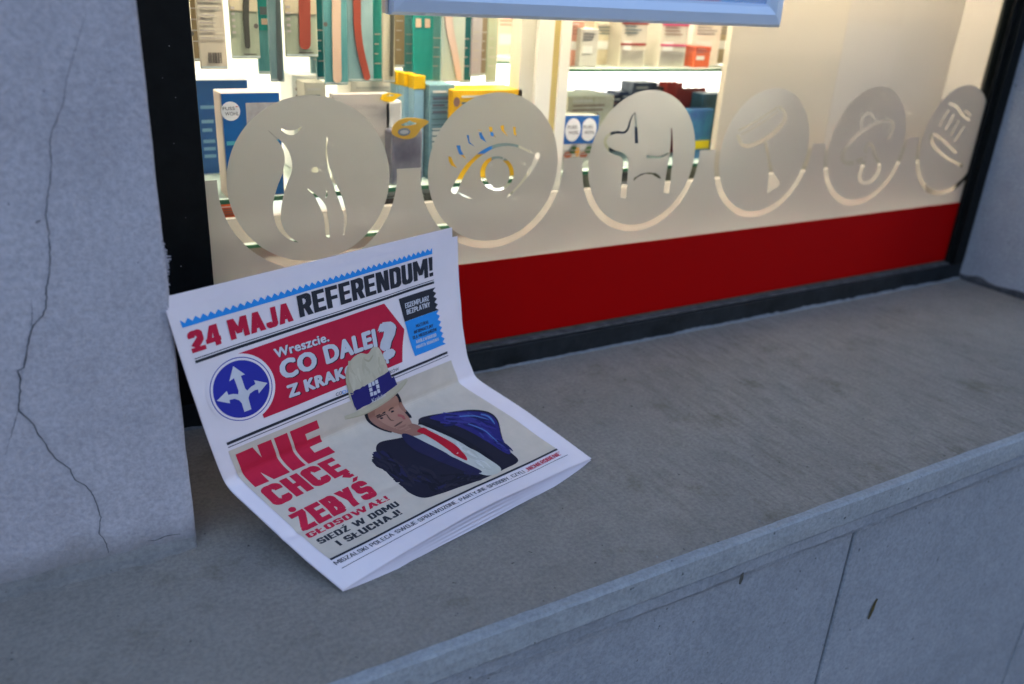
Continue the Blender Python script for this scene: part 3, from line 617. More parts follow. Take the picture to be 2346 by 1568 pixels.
def blister(name, label, tab_px, body_px, Y, mt, mb, logo=True):
    x0, x1, zl, zt = place(*body_px, Y); t = thing(name, label, 'pack', ((x0 + x1) / 2, Y, Z0))
    obj('pack_body', rel(box(x0, x1, Y, Y + .022, Z0, zt, .003, 2), t.location), mb, t)
    u0, u1, v0, v1 = place(*tab_px, Y - .004); cx, rx = (u0 + u1) / 2, (u1 - u0) / 2; hh = v1 - v0
    lp1 = sm([(cx - rx, v0 + .28 * hh), (cx - .85 * rx, v0 + .75 * hh), (cx - .3 * rx, v1), (cx + .5 * rx, v0 + .97 * hh), (cx + rx, v0 + .80 * hh), (cx + .62 * rx, v0 + .48 * hh), (cx + .2 * rx, v0 + .05 * hh), (cx - .4 * rx, v0)], 5)
    hole = sm([(cx - .5 * rx, v0 + .70 * hh), (cx - .2 * rx, v0 + .80 * hh), (cx - .05 * rx, v0 + .88 * hh), (cx + .1 * rx, v0 + .80 * hh), (cx + .35 * rx, v0 + .74 * hh), (cx + .1 * rx, v0 + .66 * hh), (cx - .3 * rx, v0 + .62 * hh)], 4)
    me = poly_mesh([lp1, hole], .0012); me.transform(Matrix(((1, 0, 0, -t.location.x), (0, 0, -1, Y - .004 - t.location.y), (0, 1, 0, -t.location.z), (0, 0, 0, 1)))); obj('hang_tab', me, mt, t)
    if logo:
        disc_on(t, 'oval_logo', cx - .35 * rx, v0 + .34 * hh, rx * .34, Y - .0048, mat('slate_blue', (.12, .15, .20), .4, .4), hh * .19); disc_on(t, 'oval_ring', cx - .35 * rx, v0 + .34 * hh, rx * .24, Y - .0051, mat('grey_logo', (.30, .33, .36), .4, .4), hh * .10)
    return t
blister('foot_care_pack', 'grey slate pack under a yellow hang tab with an oval logo', ((898, 272), (981, 316)), ((897, 300), (968, 430)), .102, M_yel2, mat('slate_print', (.11, .11, .14), .4, .4, color2=(.22, .21, .24), scale=45))
blister('foot_care_pack', 'white pack with a small yellow hang tab behind the grey packet', ((872, 214), (920, 233)), ((880, 231), (922, 330)), .125, M_yel, mat('off_white_blister', (.62, .60, .55), .4, .4), False)
t = carton('teal_box', 'blue teal box with fine text left of the yellow box', (985, 195), (1040, 300), .118, .035, mat('teal_grey_print', srgb(92, 132, 142), .5, .3, color2=srgb(128, 160, 166), scale=35, stretch=(.3, 1, 3)), Z0)
x0, x1, z0, z1 = t['dims']
for k in range(9): on_front(t, 'text_line', x0 + .003, x1 - .003 - random.random() * .006, z1 - .014 - k * .0065, z1 - .0125 - k * .0065, .1177, mat('teal_text', (.07, .14, .18), .5, .3))
t = carton('yellow_box', 'yellow box with a small oval logo behind the eye disc', (1038, 207), (1192, 300), .106, .045, pmat('yellow_print_box', (222, 168, 14)), Z0)
x0, x1, z0, z1 = t['dims']; e = U(1046, 234, .106); disc_on(t, 'oval_logo', e.x, e.z, .0042, .1055, mat('brown_oval', (.22, .12, .10), .4, .3), .0055)
on_front(t, 'blue_panel', x0 + .006, x0 + .6 * (x1 - x0), z0 + .030, z0 + .056, .1054, pmat('deep_blue', (30, 110, 190))); on_front(t, 'grey_panel', x0 + .055, x1 - .002, z0 + .02, z0 + .05, .1053, pmat('grey_teal', (120, 138, 138)))
carton('pink_box', 'pale pink box beyond the hanging packs next to the post', (1137, 20), (1206, 147), .33, .05, mat('pale_pink', (.72, .46, .36), .6, .3))
zz = U(1165, 141, .32).z
glass_shelf('green edged glass shelf under the pale pink box', U(1137, 141, .32).x - .02, XPOST0 + .15, .315, .398, U(1165, 141, .315).z, .004)
# --- under the shelf
t = carton('orange_box', 'small orange box under the shelf at the left edge', (500, 470), (560, 545), .092, .04, pmat('orange_print', (235, 92, 30)), None)
x0, x1, z0, z1 = t['dims']; on_front(t, 'pale_stripe', x0, x1, z0 + .5 * (z1 - z0), z0 + .62 * (z1 - z0), .0917, pmat('pale_orange', (250, 150, 100)))
carton('dark_box', 'dark box under the shelf between the first two discs', (860, 452), (1010, 500), .10, .05, mat('dark_product', (.03, .03, .025), .4, .4, color2=(.3, .28, .2), scale=90), None)
glass_shelf('bottom display ledge under the orange box', -.16, XPOST0 - .01, .06, .29, U(530, 516, .092).z - .014, .004)

# --- hanging nail file packs (a card or pouch, the tool inside, a round mark), on pegs of a rail
ZTOP = .62
G = 'nail file packs hanging in the left bay'
rail = thing('peg_rail', 'metal peg rail the nail file packs hang from', 'rail', (.1, .3, ZTOP - .02))
obj('rail_bar', rel(box(-.3, XPOST0, .385, .395, ZTOP - .03, ZTOP - .01), rail.location), M_alu, rail)
def pack(label, xl, xr, yb, Y, mcard, tool=None, dot=None, top=None, extra=None, tilt=0.0):
    a = U(xl, yb - 8, Y); c = U(xr, yb - 8, Y); zl = U((xl + xr) / 2, yb, Y).z
    t = thing('nail_file_pack', label, 'nail file pack', ((a.x + c.x) / 2, Y, zl), G); L = t.location
    cx = (a.x + c.x) / 2; w = (c.x - a.x) / 2; h = ZTOP - .03 - zl
    def loc(me_or_bm): return rel(me_or_bm, L)
    obj('pouch', loc(box(a.x, c.x, Y, Y + .003, zl, zl + h, .0008)), mcard, t)
    if top: obj('header_card', loc(box(a.x + .0006, c.x - .0006, Y - .0007, Y - .0001, U((xl + xr) / 2, top[0], Y).z, zl + h - .001)), top[1], t)
    if tool:
        (pts, w0, w1, m) = tool
        q = [(U(px, py, Y - .002).x - L.x, U(px, py, Y - .002).z - L.z) for px, py in pts]
        me = poly_mesh([ribbon(q, w0, w1, 6, cap=True)], .0016); me.transform(Matrix(((1, 0, 0, 0), (0, 0, -1, -.0016), (0, 1, 0, 0), (0, 0, 0, 1)))); obj('nail_file', me, m, t)
    if dot: p = U(*dot, Y); disc_on(t, 'round_mark', p.x, p.z, .0024, Y - .0011, M_ink)
    obj('peg', loc(box(cx - .001, cx + .001, Y - .012, .386, zl + h - .010, zl + h - .008)), M_alu, t)
    on_front(t, 'heat_seal', a.x + .0004, c.x - .0004, zl + .0012, zl + .0030, Y - .0004, mat('heat_seal', (.42, .48, .46), .2, .5))
    if tool is None and extra is None:
        for i in range(4): on_front(t, 'text_line', a.x + w * .3, a.x + w * random.uniform(.9, 1.6), zl + .02 + i * .011, zl + .0212 + i * .011, Y - .0005, M_inkl)
    if extra: extra(t, a.x, c.x, zl, Y)
    return t
def pouch(n, a, b): return mat(n, srgb(*a), .25, .5, color2=srgb(*b), scale=14, stretch=(3, 1, .6))
K_grey = pouch('grey_pouch', (168, 160, 138), (196, 190, 170)); K_cream = pouch('cream_pouch', (186, 172, 140), (206, 196, 168)); K_green = pouch('pale_green_pouch', (136, 146, 124), (166, 172, 150))
K_teal = pouch('teal_pouch', (18, 120, 112), (44, 146, 138)); K_teal2 = pouch('teal_blue_pouch', (60, 122, 124), (104, 158, 160)); K_blue = pouch('blue_grey_pouch', (104, 138, 142), (146, 170, 170)); K_dteal = pouch('dark_teal_pouch', (14, 88, 92), (30, 116, 116)); K_olive = pouch('olive_pouch', (120, 104, 74), (150, 130, 98)); K_lil = pouch('lilac_pouch', (150, 140, 152), (172, 172, 176)); K_brown = pouch('brown_pouch', (116, 98, 78), (140, 122, 100)); K_pale = pouch('pale_aqua_pouch', (160, 178, 172), (190, 200, 190))
T_black = mat('black_file', (.05, .05, .04), .5, .3); T_red = mat('red_file', srgb(140, 62, 46), .5, .3); T_beige = mat('beige_file', srgb(196, 168, 146), .6, .2); T_pink = mat('pink_file', srgb(190, 170, 160), .6, .2); T_grey = mat('grey_file', srgb(86, 96, 98), .5, .3); T_brown = mat('brown_file', srgb(120, 100, 80), .6, .3)
def barcode(t, x0, x1, zl, Y):
    w = x1 - x0
    for i in range(16):
        xx = x0 + w * (.30 + .5 * i / 16); on_front(t, 'barcode_bar', xx, xx + w * random.choice((.010, .018, .024)), zl + .006, zl + .0165, Y - .0008, M_ink)
    for i in range(9):
        z = zl + .030 + i * .0072; on_front(t, 'text_line', x0 + w * .08, x0 + w * random.uniform(.55, .92), z, z + .0011, Y - .0008, M_inkl)
def smalltext(t, x0, x1, zl, Y):
    w = x1 - x0; on_front(t, 'text_line', x0 + w * .4, x0 + w * .85, zl + .004, zl + .0052, Y - .0008, M_ink)
    for i in range(5): on_front(t, 'text_line', x0 + w * .06, x0 + w * .18, zl + .025 + i * .006, zl + .0275 + i * .006, Y - .0008, M_inkl)
pack('slim grey nail file pack touching the left window jamb', 414, 448, 164, .130, K_grey, None, (438, 77))
pack('olive nail file pack behind the barcode pack', 440, 470, 141, .190, K_olive)
pack('grey pack showing its back with a barcode and text', 460, 522, 159, .135, mat('grey_back_card', srgb(186, 176, 156), .5, .3), extra=barcode)
pack('pale green pack with a black oval nail tool', 532, 597, 135, .150, K_green, ([(565, -60), (564, 30), (565, 60), (567, 90), (568, 106)], .006, .0050, T_black), (586, 60), (26, K_cream), smalltext)
pack('teal pack with a pinkish label beside the black nail tool', 593, 632, 170, .180, K_teal2, None, None, (70, K_teal), lambda t, x0, x1, z, Y: (on_front(t, 'sticker', x0 + .3 * (x1 - x0), x0 + .85 * (x1 - x0), z + .052, z + .058, Y - .0009, T_beige), on_front(t, 'sticker', x0 + .25 * (x1 - x0), x0 + .8 * (x1 - x0), z + .062, z + .070, Y - .0009, T_grey)))
pack('blue grey pack with a long dark nail tool', 621, 652, 188, .158, K_blue, ([(636, -40), (638, 60), (640, 110), (642, 180)], .004, .0055, T_grey))
pack('cream pack with a broad red brown nail file', 655, 729, 131, .140, K_green, ([(697, -60), (698, 20), (699, 100)], .0125, .0125, T_red), (745, 56), (32, K_cream), smalltext)
pack('narrow dark teal pack right of the broad red brown file', 727, 747, 183, .175, K_dteal)
pack('light teal pack with a straight beige nail file', 745, 798, 195, .150, K_teal2, ([(771, -60), (771, 60), (773, 180)], .0098, .0098, T_beige))
pack('blue grey pack with a curved red nail file', 797, 856, 187, .160, K_blue, ([(817, -60), (818, 0), (819, 60), (826, 115), (841, 176)], .0090, .0080, T_red))
pack('teal pack right of the curved red nail file', 855, 878, 187, .185, K_teal)
pack('grey pack with a thin black nail file', 877, 905, 190, .165, K_grey, ([(900, -60), (899, 60), (897, 172)], .0046, .0040, T_black))
pack('grey beige pack half behind the thin black nail file', 904, 927, 155, .195, K_olive)
pack('teal pack left in the fan below the poster frame', 924, 962, 184, .200, K_teal2)
pack('broad teal pack in the fan below the poster frame', 945, 992, 190, .180, K_teal, None, None, None, lambda t, x0, x1, z, Y: [on_front(t, 'sticker', x0 + q * (x1 - x0), x0 + (q + .25) * (x1 - x0), z + .064, z + .074, Y - .0009, T_beige) for q in (.12, .55)])
pack('blue teal pack right in the fan below the poster frame', 985, 1016, 191, .190, K_teal2)
pack('pale aqua pack with a slanting pink nail file', 1010, 1063, 188, .160, K_pale, ([(1020, -60), (1030, 60), (1040, 110), (1052, 178)], .0115, .0070, T_pink))
pack('dark teal pack right of the slanting pink file', 1054, 1080, 190, .200, K_dteal)
pack('pale lilac pack near the shelf post', 1078, 1102, 176, .185, K_lil)
pack('narrow brown pack near the shelf post', 1099, 1117, 174, .205, K_brown)
pack('pale green pack nearest the shelf post', 1113, 1137, 190, .180, K_green)

pack('pale blue pack peeping out between the cream pack and the light teal pack', 712, 752, 178, .215, K_blue)
pack('aqua pack behind the curved red nail file', 826, 872, 192, .225, K_pale)
pack('deep teal pack behind the fan below the poster frame', 960, 1005, 186, .220, K_dteal)
pack('teal pack behind the slanting pink file', 1036, 1072, 184, .222, K_teal2)

# --- right bay: cartons on the upper shelf
ZU = ZR + .0003
carton('cosmetic_carton', 'pink edged carton next to the shelf post', (1309, 48), (1332, 150), .150, .05, pmat('salmon_print', (190, 132, 112)), ZU)
carton('cosmetic_carton', 'large cream patterned carton on the upper right shelf', (1362, 48), (1426, 150), .165, .05, mat('cream_pattern', (.50, .40, .26), .6, .3, color2=(.62, .54, .38), scale=60), ZU)
carton('cosmetic_carton', 'narrow grey white carton in front of the cream patterned carton', (1333, 66), (1366, 150), .140, .03, pmat('grey_white_print', (178, 172, 162)), ZU)
def striped(label, xl, xr, yt, Y, stripe):
    t = carton('cosmetic_carton', label, (xl, yt), (xr, 150), Y, .045, pmat('white_print', (186, 176, 158)), ZU)
    x0, x1, z0, z1 = t['dims']; h = z1 - z0
    on_front(t, 'stripe', x0, x1, z0 + .46 * h, z0 + .505 * h, Y - .0003, stripe); on_front(t, 'stripe', x0, x1, z0 + .90 * h, z0 + .97 * h, Y - .0003, stripe)
    for k in range(7): on_front(t, 'text_line', x0 + .003, x1 - .004, z0 + (.08 + .045 * k) * h, z0 + (.092 + .045 * k) * h, Y - .0003, M_inkl)
striped('white carton with dark red stripes on the upper right shelf', 1427, 1475, 44, .138, pmat('dark_red', (140, 44, 36)))
striped('white carton with magenta stripes on the upper right shelf', 1519, 1567, 48, .136, pmat('magenta', (188, 40, 92)))
carton('cosmetic_carton', 'beige grey carton between the two striped cartons', (1474, 48), (1520, 150), .185, .05, mat('beige_grey_print', (.38, .32, .22), .6, .3, var=.12, scale=50), ZU)
carton('cosmetic_carton', 'olive carton right of the magenta striped carton', (1566, 48), (1592, 150), .190, .05, pmat('olive_print', (112, 104, 66)), ZU)
carton('cosmetic_carton', 'pink white carton behind the orange pot', (1592, 48), (1642, 150), .165, .04, mat('pink_white_print', (.62, .48, .40), .6, .3, color2=(.68, .62, .52), scale=40), ZU)
t = carton('cosmetic_pot', 'orange square pot on the upper right shelf', (1594, 108), (1624, 152), .138, .03, pmat('orange_red', (206, 92, 52)), ZU, cat='pot')
x0, x1, z0, z1 = t['dims']; obj('lid', rel(box(x0 - .0004, x1 + .0004, .1374, .1686, z1 - .006, z1 + .0008, .0006), t.location), pmat('orange_dark', (186, 70, 34)), t)
carton('cosmetic_carton', 'brown olive carton at the right end of the upper shelf', (1640, 48), (1700, 150), .180, .05, mat('brown_olive_print', (.30, .23, .12), .6, .3, var=.2, scale=40), ZU)
# --- right bay: packets on the lower shelf
ZL = ZR2 + .0003
def twin(label, xl, xr, Y):
    t = carton('plaster_box', label, (xl, 266), (xr, 360), Y, .03, pmat('white_green_print', (188, 186, 172)), ZL, group='twin foot care boxes with round emblems')
    x0, x1, z0, z1 = t['dims']; h = z1 - z0; w = x1 - x0
    on_front(t, 'blue_header', x0, x1, z1 - .036, z1, Y - .0003, pmat('blue_header', (36, 98, 168)))
    disc_on(t, 'emblem', x0 + .5 * w, z1 - .018, w * .40, Y - .0010, MATS['emblem_white'], .0148)
    label_text(t, 'FUSS', x0 + .22 * w, x0 + .70 * w, z1 - .0165, .0042, Y - .0013, M_ink, .01); label_text(t, 'WOHL', x0 + .28 * w, x0 + .80 * w, z1 - .0235, .0042, Y - .0013, M_ink, .01)
    for k in range(3): on_front(t, 'text_line', x0 + .1 * w, x0 + .9 * w, z1 - .045 - k * .005, z1 - .0438 - k * .005, Y - .0004, M_inkl)
    zf = U(xl, 352, Y).z
    disc_on(t, 'red_fruit', x0 + .35 * w, zf - .002, w * .22, Y - .0005, pmat('terracotta', (170, 84, 50)), .004); disc_on(t, 'leaf_print', x0 + .62 * w, zf + .004, w * .24, Y - .0006, pmat('leaf_green', (62, 96, 44)), .005); disc_on(t, 'orange_fruit', x0 + .84 * w, zf + .001, w * .12, Y - .0007, pmat('orange_fruit', (220, 150, 40)), .006)
twin('blue and white foot care box nearest the shelf post', 1292, 1328, .112); twin('blue and white foot care box right of its twin', 1328, 1364, .116)
carton('packet', 'long cream packet behind the twin foot care boxes', (1301, 222), (1400, 300), .165, .06, mat('cream_packets', (.46, .42, .28), .6, .3, color2=(.62, .58, .46), scale=80), ZL, cat='packet')  # one block stands for a row of cream packets
for i, (xl, xr, yt, Y, c) in enumerate(((1340, 1366, 210, .25, (54, 56, 84)), (1370, 1402, 216, .24, (44, 44, 56)), (1400, 1420, 219, .205, (40, 46, 62)), (1418, 1452, 212, .21, (58, 70, 104)))):
    carton('dark_packet', ('first', 'second', 'third', 'fourth')[i] + ' from the left of the low dark blue packets behind the cream ones', (xl, yt), (xr, 300), Y, .03, pmat('navy_%d' % i, c), ZL, cat='packet', group='dark blue packets')
carton('dark_packet', 'tall dark navy packet left of the red bags', (1452, 190), (1495, 300), .20, .03, mat('navy_black', (.02, .025, .045), .4, .4, color2=(.12, .15, .22), scale=50), ZL, cat='packet', group='dark blue packets')
carton('dark_packet', 'tall olive black packet left of the red bags', (1494, 199), (1510, 300), .22, .03, pmat('olive_black', (60, 56, 48)), ZL, cat='packet')
def bag(label, xl, xr, yt, yb, Y, c):
    x0, x1, zl, zt = place((xl, yt), (xr, yb), Y); t = thing('red_bag', label, 'bag', ((x0 + x1) / 2, Y, ZL), 'red bags on the lower right shelf'); bm = bmesh.new(); n = 8; rows = []
    for j in range(11):
        s = j / 10; z = ZL + (zt - ZL) * s; d = .009 * math.sin(math.pi * min(1, s * 1.05)) + .0008
        rows.append([[bm.verts.new((x0 + (x1 - x0) * i / n, Y + sg * d * (.4 + .6 * math.sin(math.pi * i / n)) + .009, z + (.0012 * (i % 2) if j == 10 else 0))) for i in range(n + 1)] for sg in (-1, 1)])
    for a, c_ in zip(rows[:-1], rows[1:]):
        for k in (0, 1):
            for i in range(n): bm.faces.new((a[k][i], a[k][i + 1], c_[k][i + 1], c_[k][i]))
    obj('foil_bag', rel(bm, t.location), c, t, True)
bag('bright red foil bag behind the arch disc', 1518, 1545, 190, 300, .215, pmat('bright_red', (196, 60, 40)))
bag('red foil bag with a folded top, middle of three', 1540, 1560, 193, 300, .19, pmat('brick_red', (172, 50, 34)))
bag('broad dark red foil bag above the blue packet', 1562, 1614, 205, 300, .165, pmat('deep_red', (150, 44, 32)))
bp_ = carton('blue_packet', 'blue and teal packet with a yellow band right of the arch disc', (1575, 252), (1622, 345), .125, .02, mat('blue_teal_print', srgb(58, 78, 140), .4, .4, color2=srgb(70, 150, 170), scale=22), ZL, cat='packet')
t = carton('teal_packet', 'tall dark teal packet at the right end of the lower shelf', (1612, 216), (1655, 345), .140, .025, mat('teal_dark_print', srgb(44, 74, 70), .4, .4, color2=srgb(70, 120, 150), scale=18), ZL, cat='packet')
x0, x1, zl, zt = place((1592, 323), (1622, 340), .1245); obj('yellow_band', rel(box(x0, x1, .1235, .1243, zl, zt), bp_.location), pmat('yellow_band', (226, 200, 20)), bp_)
carton('green_carton', 'thin green carton at the right end behind the teal packet', (1640, 260), (1668, 345), .20, .03, pmat('green_print', (40, 110, 100)), ZL, cat='box')
carton('dark_packet_row', 'long low dark tray behind the third frosted disc', (1322, 398), (1600, 432), .12, .06, mat('low_row', (.12, .11, .07), .5, .4, color2=(.30, .30, .22), scale=60), None, cat='packet row')  # no tray: one block stands for a row of low dark packets

# ------------------------------------------------------------------ newspaper: a folded tabloid standing on its fold
Lp = [((380, 712), 'Y', -.2085), ((440, 900), 'Y', -.2075), ((478, 1010), 'Y', -.206), ((506, 1085), 'Y', -.2035), ((522, 1118), 'Z', .041), ((600, 1190), 'Z', .027), ((700, 1282), 'Z', .012), ((785, 1352), 'Z', .0035)]
Rp = [((1048, 541), 'Y', -.085), ((1050, 620), 'Y', -.086), ((1058, 740), 'Y', -.0875), ((1071, 820), 'Y', -.090), ((1090, 866), 'Z', .035), ((1150, 905), 'Z', .0265), ((1210, 945), 'Z', .018), ((1290, 1003), 'Z', .009), ((1355, 1052), 'Z', .0035)]
VC = .5255258
def edge_curve(l):
    P = [U(*p, v) if k == 'Y' else UZ(*p, v) for p, k, v in l]
    s = [0.0]
    for a, b in zip(P[:-1], P[1:]): s.append(s[-1] + (b - a).length)
    c = s[4]; t = [x / c * VC if x <= c else VC + (x - c) / (s[-1] - c) * (1 - VC) for x in s]
    g = []
    for i in range(201):
        v = i / 200; k = max(j for j in range(len(t)) if t[j] <= v + 1e-9); k = min(k, len(t) - 2)
        g.append(P[k].lerp(P[k + 1], (v - t[k]) / (t[k + 1] - t[k])))
    for _ in range(25):
        g = [g[0]] + [g[i - 1] * .25 + g[i] * .5 + g[i + 1] * .25 for i in range(1, 200)] + [g[-1]]
    return g
EL, ER = edge_curve(Lp), edge_curve(Rp)
def samp(g, v):
    if v <= 0: return g[0] + (g[0] - g[1]) * (-v * 200)
    if v >= 1: return g[-1] + (g[-1] - g[-2]) * ((v - 1) * 200)
    x = v * 200; i = min(int(x), 199); return g[i].lerp(g[i + 1], x - i)
def base_s(u, v): return samp(EL, v).lerp(samp(ER, v), u)
def nrm(u, v):
    e = .004; du = base_s(u + e, v) - base_s(u - e, v); dv = base_s(u, v + e) - base_s(u, v - e); n_ = dv.cross(du); n_.normalize()
    return n_ if n_.y < 0 or n_.z > 0 else -n_
if nrm(.5, .2).y > 0: SGN = -1
else: SGN = 1
ARCH = .0095
def wave(u, v):
    w = .0016 * noise.noise(Vector((u * 3.2, v * 4.5, 1.0))) + .0007 * noise.noise(Vector((u * 9, v * 9, 4.0)))
    w += -.0015 * math.exp(-((v - .50 - .015 * u) / .016) ** 2) - .0014 * math.exp(-((v - .76) / .014) ** 2) * (1 - u) * 1.2 + .0009 * math.exp(-((v - .25) / .05) ** 2)
    b = max(0.0, (v - .80) / .20); w += ARCH * b * b * math.sin(math.pi * min(1, max(0, u)) ** .9)      # the bottom edge bows up
    f = min(1, u / .03, (1 - u) / .03)
    return w * (.4 + .6 * max(0, f))
def S(u, v, off=0.0): return base_s(u, v) + nrm(u, v) * SGN * (wave(u, v) + off)
news = thing('newspaper', 'folded newspaper with red headlines leaning against the pillar on the sill', 'newspaper', (.03, -.2, 0))
NL = Vector(news.location)
M_paper = mat('newsprint', (.84, .75, .775), .85, .15, var=.025, scale=28, bump=.06, bscale=600, bdist=.0006)
def sheet(name, nu, nv, off_f, u0=0.0, u1=1.0, v0=0.0, v1=1.0, th=.00012, flat=0.0, mt=None, ext=0.0):
    bm = bmesh.new(); A = []
    for j in range(nv + 1):
        row = []
        for i in range(nu + 1):
            u = u0 + (u1 - u0) * i / nu; ve = v1 + ext * math.sin(math.pi * i / nu) ** .8; v = v0 + (ve - v0) * j / nv
            jx = .0005 * noise.noise(Vector((v * 60, u * 3, off_f(.5, .5) * 900))) if i in (0, nu) else 0
            p = S(u + jx, v, off_f(u, v)) if not flat else base_s(u, v) + nrm(u, v) * SGN * (wave(u, v) * (1 - flat) + off_f(u, v))
            row.append(bm.verts.new(p - NL))
        A.append(row)
    for a, b in zip(A[:-1], A[1:]):
        for i in range(nu): bm.faces.new((a[i], b[i], b[i + 1], a[i + 1]))
    bmesh.ops.recalc_face_normals(bm, faces=bm.faces)
    return obj(name, bm, mt or M_paper, news, True)
front = sheet('front_page', 110, 190, lambda u, v: 0.0)
sheet('inner_page', 60, 80, lambda u, v: -.0007 - .0014 * max(0, (v - .8) / .2) * math.sin(math.pi * min(1, max(0, u))), .004, 1.0, .001, .998)
sheet('inner_page', 60, 80, lambda u, v: -.0012, .0, .996, .003, .9985, flat=.25, ext=.006)
sheet('inner_page', 60, 80, lambda u, v: -.0019, .006, 1.0, .002, 1.0, flat=.72, ext=.017)
sheet('inner_page', 60, 80, lambda u, v: -.0016, .003, .999, .004, .9995, flat=.5, ext=.011)
sheet('inner_page', 60, 80, lambda u, v: -.0022, .002, .992, .006, 1.0, flat=.9, ext=.022)
sheet('back_page', 60, 80, lambda u, v: -.0026 , .010, .985, -.030, 1.0, flat=1.0, ext=.030)
# ---- print: flat ink shapes that follow the sheet
def ink(name, rgb, r=.8): return mat('ink_' + name, srgb(*rgb), r, .15, var=.05, scale=60)
I_red = ink('red', (196, 36, 66)); I_dark = ink('dark', (52, 53, 60)); I_blue = ink('blue', (48, 146, 226)); I_navy = ink('navy', (50, 54, 158)); I_white = ink('white', (206, 206, 214)); I_tan = ink('tan', (206, 192, 176)); I_shadow = ink('shadow', (70, 40, 56))
PW, PH = .305, .309
def put(name, me, lift, m, uv=None):
    """me: flat mesh in page units (u, v); cut it fine and lay it on the sheet"""
    bm = bmesh.new(); bm.from_mesh(me); bpy.data.meshes.remove(me)
    for ax, st in ((1, .007), (0, .04)):
        lo = min(v.co[ax] for v in bm.verts); hi = max(v.co[ax] for v in bm.verts); k = math.ceil(lo / st)
        while k * st < hi:
            no = Vector((0, 0, 0)); no[ax] = 1; co = Vector((0, 0, 0)); co[ax] = k * st
            bmesh.ops.bisect_plane(bm, geom=bm.verts[:] + bm.edges[:] + bm.faces[:], dist=1e-7, plane_co=co, plane_no=no); k += 1
    bmesh.ops.triangulate(bm, faces=bm.faces)
    for v in bm.verts: v.co = S(v.co.x, v.co.y, lift + v.co.z) - NL
    return obj(name, bm, m, front)
LIFT = .0003
def shape(name, loops, m, k=0): return put(name, poly_mesh(loops), LIFT + k * .00006, m)
def words(body, u0, u1, vt, vb, m, tilt=0.0, bold=.02, k=1, name='lettering', slant=0.0):
    me0 = text_mesh(body, 0.0, 0.0, 1.0 + bold * 1.6); xs = [v.co.x for v in me0.vertices]; a, c = min(xs) - bold, max(xs) + bold
    top = CAP + bold * .7; lo = -bold * .7
    bm = bmesh.new(); bms = [(math.cos(q * math.pi / 4) * bold, math.sin(q * math.pi / 4) * bold * .7) for q in range(8)] if bold > .004 else []
    for i, (dx, dy) in enumerate([(0, 0)] + bms):
        nb = len(bm.verts); bm.from_mesh(me0); bm.verts.ensure_lookup_table()
        for v in bm.verts[nb:]:
            s = (v.co.x + dx - a) / (c - a); h = (v.co.y + dy - lo) / (top - lo); v.co = (u0 + (u1 - u0) * s + slant * h, vb + tilt * s - (vb - vt) * h, i * 4e-6)
    me = bpy.data.meshes.new('lettering'); bm.to_mesh(me); bm.free(); bpy.data.meshes.remove(me0)
    return put(name, me, LIFT + k * .00006, m)
# ---- condensed block capitals drawn as strokes (cap height 1), for the heavy headlines
def arc_pts(cx, cy, rx, ry, a0, a1, n=7): return [(cx + rx * math.cos(math.radians(a0 + (a1 - a0) * i / n)), cy + ry * math.sin(math.radians(a0 + (a1 - a0) * i / n))) for i in range(n + 1)]
def stroke(pts, tx, ty):
    """constant-weight stroke with mitred joints; vertical parts tx thick, horizontal parts ty thick"""
    P = [Vector((p[0], p[1])) for p in pts]; P = [p for i, p in enumerate(P) if i == 0 or (p - P[i - 1]).length > 1e-5]; D = []
    for a, b in zip(P[:-1], P[1:]):
        d = (b - a).normalized(); D.append((d, Vector((-d.y, d.x)), abs(d.y) * tx + abs(d.x) * ty))
    L, R = [], []
    for i, p in enumerate(P):
        d0 = D[max(i - 1, 0)]; d1 = D[min(i, len(D) - 1)]; n_ = (d0[1] + d1[1])
        n_ = n_.normalized() if n_.length > 1e-6 else d1[1]; t = (d0[2] + d1[2]) / 2 / max(.45, n_.dot(d1[1]))
        L.append(p + n_ * t / 2); R.append(p - n_ * t / 2)
    return [[tuple(L[i]), tuple(L[i + 1]), tuple(R[i + 1]), tuple(R[i])] for i in range(len(P) - 1)]
